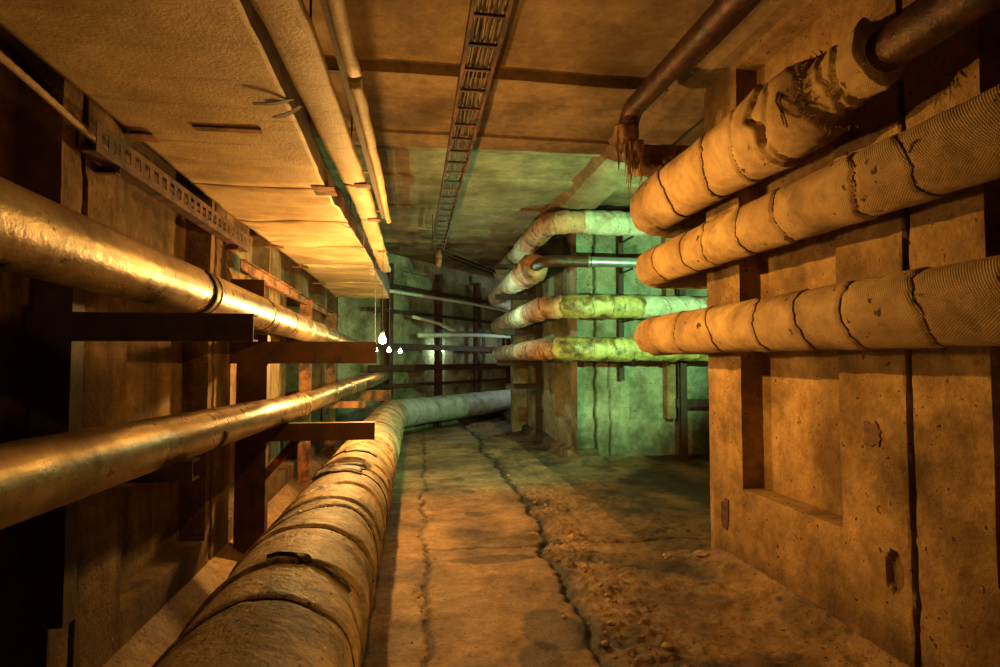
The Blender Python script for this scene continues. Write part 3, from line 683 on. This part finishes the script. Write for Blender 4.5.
# ================================================================== LADDER TRAY ON THE CEILING
tl = t = empty('ladder_tray', (.41, 0, 3.45), 'rusty ladder-type cable tray hung under the middle of the ceiling', 'cable tray')
for x, f in ((.295, 1), (.515, -1)):
    mb = MB(); pr = [(0, 0), (.022 * f, 0), (.022 * f, .004), (.004 * f, .004), (.004 * f, .056), (.022 * f, .056), (.022 * f, .06), (0, .06)]
    if f < 0: pr = pr[::-1]
    mb.prism(pr, (x, -1.3, 3.42), (x + .03, 10.5, 3.42)); mb.build('side_rail', M['rust_d'], t)
y = 2.95 - .316 * 12
k = 0
while y < 10.4:
    mb = MB(); mb.box((.30 + .03 * y / 12, y - .014, 3.425), (.512 + .03 * y / 12, y + .014, 3.445), .003)
    if k: pass
    o = mb.build('rung', M['rust_d'], t); y += .316; k += 1
for y in (.9, 9.5):
    for x in (.285 + .03 * y / 12, .535 + .03 * y / 12): mb = MB(); mb.rod([(x, y, 3.42), (x, y, 3.80)], .006); mb.build('hanger', M['dark'], t)
rc = random.Random(3)
for k in range(6):
    x0 = .335 + k * .03; pts = []
    for i in range(48):
        yy = -1.2 + i * .245; pts.append((x0 + .03 * yy / 12 + rc.uniform(-.012, .012), yy, 3.458 + .009 * (k % 2) + rc.uniform(-.002, .006)))
    o = tube('tray_cable', fillet(pts, .1, 3), .006 + .001 * (k % 3), M['cable'], None, 7, None)
    tag(o, 'thin dark cable lying along the ceiling ladder tray', 'cable', 'cables on the ladder tray')
t = empty('ladder_tray', (.4, 10.5, 3.40), 'dark cable tray slanting right under the ceiling at the tunnel bend', 'cable tray')
for d in (0, .17):
    mb = MB(); mb.prism(angl(.035, .05, .006), (.36 + d * .8, 10.55 + d * -.6 + .1, 3.40), (2.25 + d * .8, 14.0 - d * .6 + .1, 3.40)); mb.build('side_rail', M['dark'], t)
for k in range(9):
    u = (k + .5) / 9; p = Vector((.36, 10.65, 3.41)).lerp(Vector((2.25, 14.1, 3.41)), u); mb = MB(); mb.prism([(-.01, 0), (.01, 0), (.01, .012), (-.01, .012)], p, p + Vector((.14, -.10, 0))); mb.build('rung', M['dark'], t)
for u in (.1, .8):
    p = Vector((.36, 10.65, 3.44)).lerp(Vector((2.25, 14.1, 3.44)), u); mb = MB(); mb.rod([p, p + Vector((0, 0, .40))], .008); mb.build('hanger', M['dark'], t)
# cable gland hanging at tray's end
mb = MB(); V, Fc, _ = tube_geo([(.44, 10.3, 3.10), (.44, 10.3, 3.14), (.44, 10.3, 3.30), (.44, 10.3, 3.42)], lambda s, th: np.interp(s, [0, .04, .2, .32], [.03, .055, .06, .03]) + 0 * th, 16, .02)
o = link_mesh('junction_box', V, Fc, M['rust'], tl, True)

# ================================================================== RIGHT WRAPPED PIPES (near)
XR = 1.95
def frays(pts, s0, r, n, ln, seed, parent, m, out=.5, spread=PI * 2, a0=0, w=.006):
    """torn threads round the end of a wrapping"""
    P, d = resample(pts, .01); T, Nn, Bn = frames(P); rr = random.Random(seed); mb = MB()
    k0 = int(min(len(d) - 1, np.searchsorted(d, s0))); c = Vector(P[k0]); T0, N0, B0_ = Vector(T[k0]), Vector(Nn[k0]), Vector(Bn[k0])
    for i in range(n):
        a = a0 + rr.random() * spread; rd = N0 * math.cos(a) + B0_ * math.sin(a); L = ln * rr.uniform(.4, 1.3)
        dirv = (T0 * rr.uniform(-.9, 1.0) + rd * out * rr.uniform(.2, 1.4) + Vector((0, 0, -rr.uniform(0, .7)))).normalized()
        p = c + rd * (r - .004) + T0 * rr.uniform(-.02, .02); side = dirv.cross(rd).normalized() * w * rr.uniform(.4, 1.5)
        nrm = side.cross(dirv).normalized() * w * .5
        q = p + dirv * L + Vector((0, 0, -L * .3 * rr.random()))
        mid = (p + q) / 2 + rd * .01
        V = [p - side, p + side, p + nrm, mid - side * .7, mid + side * .7, mid + nrm, q]
        mb.add(V, [(0, 2, 1), (0, 1, 4, 3), (1, 2, 5, 4), (2, 0, 3, 5), (3, 4, 6), (4, 5, 6), (5, 3, 6)])
    o = mb.build('frayed_threads', m, parent); tag(o, kind='stuff'); return o
def near_pipe(z, r, yend, label, seed, tilt=.7, pitch=.34, mm='cloth', rb=.3, dz=0):
    path = fillet([(XR, -1.3, z + dz), (XR, yend, z), (XR + 3.1, yend + .05, z)], rb)
    t = pipe_root('wrapped_pipe', path, label)
    L = 10; lg = Lag(r, L, seed, pitch=pitch, step=.007, lump=.018, tilt=tilt, groove=.009, ripple=.008)
    bend = lambda s, th: lg(s, th) + .030 * (np.abs(fbm(np.cos(th) * 1.6, np.sin(th) * 1.6, s * 9, seed + 40, 3)) - .15) * np.exp(-((s - 6.05) / .32) ** 2)
    wr_ = tube('wrapping', path, bend, M[mm], t, 110, lambda q: .05 if q[1] < 1.2 else .013 if q[0] < XR + .5 else .05)
    lg.wires(path, wr_, 'tie_wire', .0034, smin=2.3, smax=5.85, off=.0005)
    return t, path, lg
t, pa, lg = near_pipe(1.70, .148, 4.86, 'lowest of the three cloth-wrapped pipes on the near right wall', 61, .85, .33, 'cloth')
t, pa, lg = near_pipe(2.262, .143, 4.86, 'middle cloth-wrapped pipe on the near right wall, coarse weave showing', 62, .8, .40, 'cloth')
tag(surf_patch('tear', pa, lg, 3.62, 3.70, -.2 + PI / 2 - 1.1, PI / 2 + .4, .004, M['tar_patch'], t, 88, n=10, k=40, edge=.05), 'dark ragged tear')
tag(surf_patch('tear', pa, lg, 3.18, 3.23, 1.0, 2.0, .004, M['tar_patch'], t, 89, n=8, k=30, edge=.03), 'dark stain patch')
# top pipe: thick wrapping that stops short, torn sleeve, bare rusty pipe
path = fillet([(XR, -1.3, 2.80), (XR, 2.4, 2.79), (XR, 4.82, 2.765), (XR + 3.1, 4.9, 2.76)], [.3, .34])
t = pipe_root('wrapped_pipe', path, 'topmost near right pipe, its thick wrapping torn open over bare rusty metal')
tag(tube('bare_pipe', path, lambda s, th: .088 + .001 * fbm(np.cos(th) * 3, np.sin(th) * 3, s * 9, 3), M['rustpipe'], t, 40, lambda q: .04 if q[1] < 4 else .1), 'bare rusty pipe')
pw = fillet([(XR, 2.50, 2.775), (XR, 3.1, 2.76), (XR, 4.84, 2.755), (XR + 3.1, 4.9, 2.755)], [.2, .36])
lg3 = Lag(.205, 6, 63, pitch=.42, step=.008, lump=.022, tilt=.75, groove=.012, ripple=.005)
def lg3f(s, th):
    r = lg3(s, th); q = .40 + .07 * np.cos(th - 1.3) + .05 * vnoise(th * 3, 0, 0, 6)
    r = r * np.interp(s, [0, .05, .14, .34, .6, 1], [.62, .88, 1.0, 1.06, 1.03, 1])
    r = r + .016 * np.clip((s - q) / .01, 0, 1) * np.exp(-np.maximum(s - q, 0) / .25)
    r = r + .035 * (np.abs(fbm(np.cos(th) * 1.6, np.sin(th) * 1.6, s * 8, 47, 3)) - .15) * np.exp(-((s - 2.3) / .35) ** 2)
    return r - .045 * np.exp(-((s - q + .012) / .020) ** 2) * (.5 + .5 * np.clip(vnoise(th * 2.2, 3, 0, 4) * 3, -1, 1))
wr_ = tube('wrapping', pw, lg3f, M['cloth_plain'], t, 120, lambda q: .013 if q[0] < XR + .5 else .05)
lg3.wires(pw, wr_, 'tie_wire', .005, smin=.35, smax=2.15, off=.006)
ps = fillet([(XR, 2.20, 2.795), (XR, 2.66, 2.785)], .1)
lgs = Lag(.118, 1, 64, pitch=.13, step=.018, lump=.08, tilt=.7, groove=.012, ripple=.006)
tube('torn_sleeve', ps, lambda s, th: lgs(s, th) + .004, M['cloth_plain'], t, 80, .012)
frays(ps, .01, .116, 220, .035, 4, t, M['cloth_plain'], .5, w=.003)
frays(pw, .02, .172, 220, .045, 5, t, M['cloth_plain'], .5, w=.004)
frays(pw, .40, .212, 320, .035, 6, t, M['cloth_brown'], .5, w=.003)
# hanging strands
mb = MB()
for (x, dy, l) in ((0, 0, .20), (.012, .03, .17), (-.01, .015, .13)):
    mb.rod([(XR - .19 + x, 2.62 + dy, 2.80), (XR - .215 + x, 2.60 + dy, 2.74), (XR - .205 + x, 2.56 + dy * 1.5, 2.80 - l)], .006, 6)
tag(mb.build('loose_strands', M['cloth_plain'], t), 'loose cloth strands')
# wall hooks carrying the near pipes (hidden behind them)
for y in (-.6, 1.0):
    b = empty('wall_bracket', (2.3, y, 1.4), {-.6: 'steel wall bracket under the near right pipes, closest to the camera', 1.0: 'steel wall bracket under the near right pipes, next to the panel joint'}[y], 'pipe bracket', 'wall brackets of the right pipes')
    for z in (1.70 - .157, 2.262 - .152, 2.765 - .232 if y > 2.5 else 2.80 - .09):
        mb = MB(); mb.prism(angl(.035, .03, .004), (2.48, y, z - .03), (1.93, y, z - .03)); mb.build('arm', M['brown'], b)
# ---- rusted ceiling pipe with torn lagging at its elbow
pc = fillet([(1.84, -.9, 3.52), (1.77, 3.0, 3.51), (1.71, 4.53, 3.48), (1.71, 4.60, 3.125), (4.9, 4.80, 3.11)], [.3, .14, .16])
t = pipe_root('rusted_pipe', pc, 'dark rusted pipe under the ceiling, bending down at the alcove corner')
tube('pipe_shell', pc, lambda s, th: .080 + .0015 * fbm(np.cos(th) * 4, np.sin(th) * 4, s * 12, 3), M['rustpipe'], t, 36, .04)
pw = [(1.80, 4.60, 3.125), (2.6, 4.61, 3.12), (4.8, 4.80, 3.11)]
lgc = Lag(.118, 4, 65, pitch=.2, step=.014, lump=.09, tilt=.5, groove=.01, ripple=.01)
tag(tube('wrapping', pw, lgc, M['cloth_brown'], t, 70, .015), 'brown ragged wrapping')
def rag(x, y, z, w, l, seed, parent, m):
    """hanging torn sheet with a split lower edge"""
    r = random.Random(seed); n, k = 44, 26; V = []; Fc = []
    for lay in (0, 1):
        for i in range(n):
            u = i / (n - 1); Lc = l * (.45 + .55 * abs(float(vnoise(u * 9, 0, 0, seed)))) * (1 - .25 * abs(2 * u - 1))
            for j in range(k):
                v = j / (k - 1); a = (u - .5) * 2.6
                rad = w * .5 * (1 - .25 * v) ; 
                V.append((x + rad * math.sin(a) + .012 * float(vnoise(u * 5, v * 5, 1, seed)), y - rad * math.cos(a) * .7 + .02 * float(vnoise(u * 6, v * 4, 2, seed)) + .005 * lay, z - Lc * v))
    N = n * k
    for i in range(n - 1):
        for j in range(k - 1):
            if float(vnoise(i * .55, j * .05, 5, seed)) > .12 and j > 6 + 3 * (i % 3): continue
            a = i * k + j; q = [(a, a + 1, a + k + 1, a + k), (a + N + k, a + N + k + 1, a + N + 1, a + N)]; Fc += q
            Fc += [(a, a + k, a + k + N, a + N), (a + 1, a + N + 1, a + k + 1 + N, a + k + 1), (a, a + N, a + N + 1, a + 1), (a + k, a + k + 1, a + k + 1 + N, a + k + N)]
    return link_mesh('hanging_rag', V, Fc, m, parent, True)
rag(1.68, 4.52, 3.36, .22, .50, 3, t, M['cloth_brown']); rag(1.73, 4.46, 3.22, .15, .42, 8, t, M['cloth_rust'])
mb = MB(); rr = random.Random(9)
for i in range(9):
    x = 1.62 + rr.random() * .16; y = 4.40 + rr.random() * .1; z = 2.98 + rr.random() * .1; mb.rod([(x, y, z + .12), (x + rr.uniform(-.01, .01), y, z), (x + rr.uniform(-.02, .02), y, z - rr.uniform(.1, .28))], .003, 5)
tag(mb.build('loose_strands', M['cloth_brown'], t), 'dangling threads')
for y in (1.2, 3.0):
    x = 1.80; z = 3.53
    mb = MB(); mb.rod([(x, y, z + .06), (x, y, 3.80)], .008); mb.build('hanger_rod', M['dark'], t)

# ================================================================== ALCOVE PIPES (run across, then down the tunnel)
YA = 8.2
def far_path(z, xb, x0, rb, drop=0, yend=13.6, z2=None, far_turn=True):
    z2 = z if z2 is None else z2
    pts = [(x0, YA, z), (xb, YA, z), (xb + .02, yend, z2)]
    rads = [rb]
    if far_turn: pts.append((xb + 4.2, yend + 5.4, z2)); rads.append(.45)
    return fillet(pts, rads, 14)
def cut(path, s0, s1):
    P, d = resample(path, .02); s1 = min(s1, d[-1]); ss = np.linspace(s0, s1, max(3, int((s1 - s0) / .03)))
    return [Vector([np.interp(q, d, P[:, k]) for k in range(3)]) for q in ss]
def far_pipe(label, path, r, segs, seed, group=None):
    t = pipe_root('wrapped_pipe', path, label)
    for i, (a, b, mk, lab, rs) in enumerate(segs):
        pc_ = cut(path, a, b); L = b - a
        lg = Lag(r * rs, L, seed + i, pitch=.20, step=.016, lump=.045, tilt=.55, groove=.016, ripple=.022)
        o = tube('wrapping', pc_, lambda s, th, lg=lg, L=L: lg(s, th) * np.interp(s, [0, .04, L - .04, L], [.92, 1, 1, .92]), M[mk], t, 56, .025)
        if lab: tag(o, lab)
        if a < 6: lg.wires(pc_, o, 'tie_wire', .0045, smin=.1, smax=L - .1)
    return t
def plen(path): return resample(path, None)[1][-1]
pA1 = far_path(3.46, 1.93, 5.0, .34); L = plen(pA1)
far_pipe('topmost of the pipes crossing the alcove wall, pale wrapping', pA1, .158, [(0, 2.62, 'cloth_bright', 'pale wrapping', 1), (2.60, 4.6, 'cloth_rust', 'rust-stained wrapping', .98), (4.58, L, 'cloth_bright', 'pale wrapping', .97)], 200)
pA3 = far_path(2.262, 1.90, 5.0, .55); L = plen(pA3)
far_pipe('third pipe down on the alcove wall, yellowed wrapping', pA3, .152, [(0, 1.75, 'cloth_bright', 'pale wrapping', 1.0), (1.73, 2.9, 'cloth_yellow', 'yellowed wrapping', 1.02), (2.88, 4.4, 'cloth_rust', 'rust-stained wrapping', 1.0), (4.38, L, 'cloth_bright', 'pale wrapping', 1.05)], 220)
pA4 = far_path(1.655, 1.90, 5.0, .5); L = plen(pA4)
far_pipe('lowest pipe on the alcove wall, crumpled yellow wrapping', pA4, .145, [(0, 3.0, 'cloth_yellow', 'crumpled yellow wrapping', 1.04), (2.98, 4.8, 'cloth_rust', 'rust-stained wrapping', .97), (4.78, L, 'cloth_bright', 'pale wrapping', .92)], 240)
pA2 = far_path(2.90, 1.82, 5.0, .30); L = plen(pA2)
t = pipe_root('steel_pipe', pA2, 'slim bare grey pipe on the alcove wall, going into bundled wrapping')
tube('pipe_shell', cut(pA2, 0, 2.55), .072, M['steel_d'], t, 32, .1); ring('coupling', pA2, 2.53, .05, .018, .072, M['steel_d'], t)
tag(tube('rusted_bend', cut(pA2, 2.50, 3.75), lambda s, th: .082 + .010 * fbm(np.cos(th) * 2, np.sin(th) * 2, s * 9, 4), M['rustpipe'], t, 36, .03), 'rusty knobbly bend')
for i, (a, b, mk, rs) in enumerate(((3.55, 4.6, 'cloth_rust', 1.28), (4.55, 5.4, 'cloth_bright', 1.1), (5.35, L, 'cloth_bright', 1.0))):
    lg = Lag(.15 * rs, b - a, 260 + i, pitch=.14, step=.022, lump=.07, tilt=.8, groove=.014, ripple=.02)
    tag(tube('wrapping', cut(pA2, a, b), lambda s, th, lg=lg, i=i: lg(s, th) * (np.interp(s, [0, .05, .16], [.62, .9, 1]) if i == 0 else 1), M[mk], t, 60, .022), 'bulky folded wrapping' if i == 0 else 'pale wrapping')
# alcove supports
def stand(x, y, label, arms, z1, m=M['dark'], z0=0.0, w=.10):
    b = empty('pipe_stand', (x, y, z0), label, 'pipe stand', 'steel stands of the far right pipes'); mb = MB()
    ibeam(mb, (x, y - w / 2, z0), (x, y - w / 2, z1), .10, w, .008, up=(0, 1, 0)); mb.build('post', m, b)
    for (xa, xb, z, h) in arms:
        mb = MB(); mb.prism(chan(.06, h, .008), (xb, y + .03, z - h), (xa, y + .03, z - h)); mb.build('arm', m, b)
    return b
stand(2.33, 10.95, 'dark steel stand carrying the far pipes beside the green-lit pier', [(2.40, 1.52, 3.46 - .178, .10), (2.40, 1.52, 2.90 - .178, .10), (2.40, 1.55, 2.262 - .180, .11), (2.40, 1.55, 1.655 - .155, .10), (2.38, 1.72, 1.07, .10)], 3.5)
stand(3.98, 8.45, 'dark steel stand at the right end of the alcove wall', [(3.9, 4.5, .92, .12), (3.98, 3.99, 3.28, .08)], 3.3)
b = empty('pipe_stand', (2.98, 8.45, 1.4), 'short hangers behind the crossing pipes on the alcove wall', 'pipe stand')
for z in (3.46 - .175, 2.90 - .076, 2.262 - .172, 1.655 - .168):
    mb = MB(); mb.prism(angl(.05, .03, .005), (3.12, 8.76, z - .03), (3.12, 8.15, z - .03)); mb.build('arm', M['dark'], b)
mb = MB(); mb.box((3.06, 8.60, 1.20), (3.14, 8.70, 3.4), .004); mb.build('post', M['dark'], b)
tag(rough_box('x', (3.80, 8.56, .62), (3.93, 8.80, 3.70), M['wall'], 41).build('trim_6', M['wall'], org=(0, 0, 0)), kind='structure')

# ================================================================== RACK AND PIPES ON THE BACK WALL
def onb(u, off, z): return B0 + DB * u + Vector((DB.y, -DB.x, 0)) * off + Vector((0, 0, z))
t = empty('cable_rack', onb(3, .1, 0), 'dark rack of posts and rails against the far bent wall', 'rack')
for u in (1.3, 3.05, 4.75, 6.5, 8.3):
    mb = MB(); ibeam(mb, onb(u, .06, 0), onb(u, .06, 3.45), .12, .14, .012, up=(DB.y, -DB.x, 0)); mb.build('post', M['brown'], t)
for z, h in ((2.95, .08), (2.45, .07), (1.72, .12), (1.28, .13), (.95, .07)):
    mb = MB(); mb.prism(chan(.06, h, .008), onb(.6, .20, z), onb(9.6, .20, z)); mb.build('rail', M['brown'], t)
for k, (ua, ub, za, zb, r) in enumerate(((.9, 6.9, 2.86, 2.80, .035), (1.8, 3.4, 2.40, 2.18, .035), (2.0, 6.3, 2.02, 2.14, .05))):
    o = tube('conduit', [onb(ua, .34, za), onb((ua + ub) / 2, .38, (za + zb) / 2 + .03), onb(ub, .34, zb)], r, M['pale'], None, 12, .3)
    tag(o, ['upper long pale conduit on the dark far rack', 'short slanting pale conduit on the dark far rack', 'lower thick pale conduit on the dark far rack'][k], 'conduit')

# ================================================================== BULBS
def bulb(p, r, m, label, ztop, name='light_bulb'):
    p = Vector(p); t = empty(name, p, label, 'light bulb', 'bare bulbs strung down the tunnel')
    prof = [(-r, .02), (-r * .92, .4), (-r * .6, .8), (-.1 * r, 1.0), (.4 * r, .93), (.9 * r, .66), (1.35 * r, .42), (1.6 * r, .38)]
    V, Fc, _ = tube_geo([p + Vector((0, 0, a)) for a, _ in prof], lambda s, th: np.interp(s, np.cumsum([0] + [prof[i + 1][0] - prof[i][0] for i in range(7)]), [b * r for _, b in prof]) + 0 * th, 20, None)
    link_mesh('glass', V, Fc, m, t)
    V, Fc, _ = tube_geo([p + Vector((0, 0, 1.5 * r)), p + Vector((0, 0, 2.0 * r)), p + Vector((0, 0, 2.9 * r)), p + Vector((0, 0, 3.1 * r))], lambda s, th: np.interp(s, [0, .5 * r, 1.4 * r, 1.6 * r], [.5 * r, .55 * r, .5 * r, .15 * r]) + 0 * th, 14, None)
    link_mesh('socket', V, Fc, M['bakelite'], t)
    mb = MB(); mb.rod([p + Vector((0, 0, 3.0 * r)), (p.x, p.y, ztop)], .0025, 6); mb.build('cord', M['cable'], t)
    return t
bulb((-.27, 5.62, 1.685), .034, M['amber'], 'brightest bare amber bulb, hanging beside the end of the long bracket arm', 2.59)
bulb((-.37, 6.2, 1.605), .026, M['amber_s'], 'amber bulb just left of and below the brightest one', 2.59)
bulb((-.30, 8.10, 1.63), .027, M['amber_s'], 'amber bulb just right of and below the brightest one', 3.80)
bulb((-.19, 9.90, 1.64), .030, M['amber_s'], 'rightmost of the four amber bulbs', 3.80)
bulb((.68, 13.8, 1.71), .024, M['mint'], 'pale greenish bulb in front of the far rack', 3.72)

# ================================================================== SMALL THINGS
def plate(name, y, z, w, h, label, seed, x=2.30, m=None):
    r = random.Random(seed); n = 22; V = []; 
    for lay in (0, 1):
        for i in range(n):
            a = 2 * PI * i / n; c, s = math.cos(a), math.sin(a); k = 1 / max(abs(c), abs(s)); rr = (.62 + .38 * r.random() if lay == 0 else None)
            if lay == 0: V.append([x + .015, y + w / 2 * c * k * rr, z + h / 2 * s * k * rr])
            else: q = V[i]; V.append([x - .008, q[1], q[2]])
    Fc = [(i, (i + 1) % n, n + (i + 1) % n, n + i) for i in range(n)] + [tuple(range(n, 2 * n)), tuple(range(n))[::-1]]
    o = link_mesh(name, V, Fc, m or M['rust'], None, False); tag(o, label, 'metal plate', 'rusty plates set in the right wall'); return o
plate('embedded_plate', 2.74, 1.13, .13, .14, 'rusty plate set in the right wall below the lowest pipe', 3, m=M['rust_d'])
plate('embedded_plate', 4.20, .37, .14, .24, 'rusty plate low on the pillar at the alcove corner', 4, m=M['rust_d'])
plate('embedded_plate', 4.15, 3.02, .10, .17, 'dark rust patch high on the pillar above the thick torn pipe', 5, m=M['rust_d'])
def stone(x, y, s, label, seed, flat=.6, group='crumbs of concrete along the floor crack', cat='stone'):
    r = random.Random(seed); bm = bmesh.new(); bmesh.ops.create_icosphere(bm, subdivisions=2, radius=1)
    off = Vector((r.random() * 50, r.random() * 50, 0))
    sx, sy = r.uniform(.7, 1.4), r.uniform(.6, 1.1); a = r.random() * PI
    for v in bm.verts:
        q = v.co * (1 + .45 * mnoise.noise(v.co * 1.6 + off)); q = Vector((q.x * sx, q.y * sy, q.z * flat))
        v.co = Vector((q.x * math.cos(a) - q.y * math.sin(a), q.x * math.sin(a) + q.y * math.cos(a), q.z)) * s
    z = float(floor_h(np.array([x]), np.array([y]))[0]); 
    for v in bm.verts: v.co += Vector((x, y, z + s * flat * .55))
    mb = MB(); mb.take(bm); o = mb.build('concrete_crumb', M['stone']); tag(o, label, cat, group); return o
rs = random.Random(12)
for k in range(46):
    y = 2.7 + 5.2 * rs.random() ** 1.3; x = float(crackR(np.array([y]))[0]) + rs.gauss(.16, .16); s = rs.uniform(.007, .022)
    stone(x, y, s, 'small concrete crumb scattered along the right-hand floor crack', 300 + k)
for k in range(14):
    y = 2.9 + 3.2 * rs.random(); x = float(crackL(np.array([y]))[0]) + rs.gauss(-.03, .04)
    stone(x, y, rs.uniform(.006, .014), 'tiny crumb beside the left-hand floor crack', 400 + k, group='crumbs beside the left floor crack')
stone(2.16, 4.30, .060, 'flat broken chunk of concrete at the foot of the alcove pillar', 501, .3, None)
stone(1.95, 4.45, .038, 'smaller chunk of concrete left of the flat one by the alcove pillar', 502, .5, None)
stone(1.33, 3.05, .035, 'dark jagged chunk on the dirt at the bottom right of the walkway', 503, .5, None)

# ================================================================== LIGHTS
def point(name, loc, col, w, r=.05):
    l = bpy.data.lights.new(name, 'POINT'); l.color = col; l.energy = w; l.shadow_soft_size = r
    o = bpy.data.objects.new(name, l); o.location = loc; C.objects.link(o); return o
def area(name, loc, tgt, col, w, sz):
    l = bpy.data.lights.new(name, 'AREA'); l.color = col; l.energy = w; l.size = sz
    o = bpy.data.objects.new(name, l); o.location = loc; o.rotation_euler = (Vector(tgt) - Vector(loc)).to_track_quat('-Z', 'Y').to_euler(); C.objects.link(o); return o
AMB = (1.0, .485, .085); GRN = (.36, 1.0, .42)
def spot(name, loc, tgt, col, w, ang, blend=.3, r=.05):
    l = bpy.data.lights.new(name, 'SPOT'); l.color = col; l.energy = w; l.shadow_soft_size = r; l.spot_size = math.radians(ang); l.spot_blend = blend
    o = bpy.data.objects.new(name, l); o.location = loc; o.rotation_euler = (Vector(tgt) - Vector(loc)).to_track_quat('-Z', 'Y').to_euler(); C.objects.link(o); return o
spot('alcove_lamp', (3.2, 4.85, 2.0), (1.5, 8.05, 3.5), GRN, 850, 126, .3, 0)
point('tunnel_fill', (.05, 4.0, 2.12), AMB, 42, 0)  # unseen amber light added mid-tunnel, no fixture
spot('wall_fill', (.05, 4.02, 2.14), (2.3, 3.5, 1.95), AMB, 290, 92, 1.0, 0)  # added spot without a fixture, strengthens the amber on the right wall
point('corridor_fill', (1.0, 9.7, 2.35), (.58, 1.0, .60), 50, 0)  # added unseen green light brightening the pier and far pipes
point('bend_lamp', (3.6, 14.7, 2.0), (.75, 1.0, .85), 60, .06)
area('low_duct_fill', (.7, 1.1, .25), (-.6, 3.0, 2.8), AMB, 12, .15)  # fill added below the view to brighten the duct underside
w = bpy.data.worlds.new('world'); S.world = w; w.use_nodes = True
w.node_tree.nodes['Background'].inputs[0].default_value = (.02, .012, .006, 1); w.node_tree.nodes['Background'].inputs[1].default_value = .3

# ================================================================== CAMERA
cd = bpy.data.cameras.new('camera'); cam = bpy.data.objects.new('camera', cd); C.objects.link(cam)
cd.sensor_width = 36; cd.lens = 600 * 36 / 1000; cd.clip_start = .02; cd.clip_end = 100
yaw = math.atan(88 / 600); pitch = math.atan(27 / 600 * math.cos(yaw))
cam.location = CAM; cam.rotation_euler = (PI / 2 + pitch, 0, -yaw); S.camera = cam
S.view_settings.view_transform = 'Standard'; S.view_settings.look = 'None'; S.view_settings.exposure = 0; S.view_settings.gamma = 1
S.view_settings.use_curve_mapping = False
for o in list(bpy.data.objects):
    if o.parent is None and 'label' in o and o.get('group') is None and 'group' in o: del o['group']
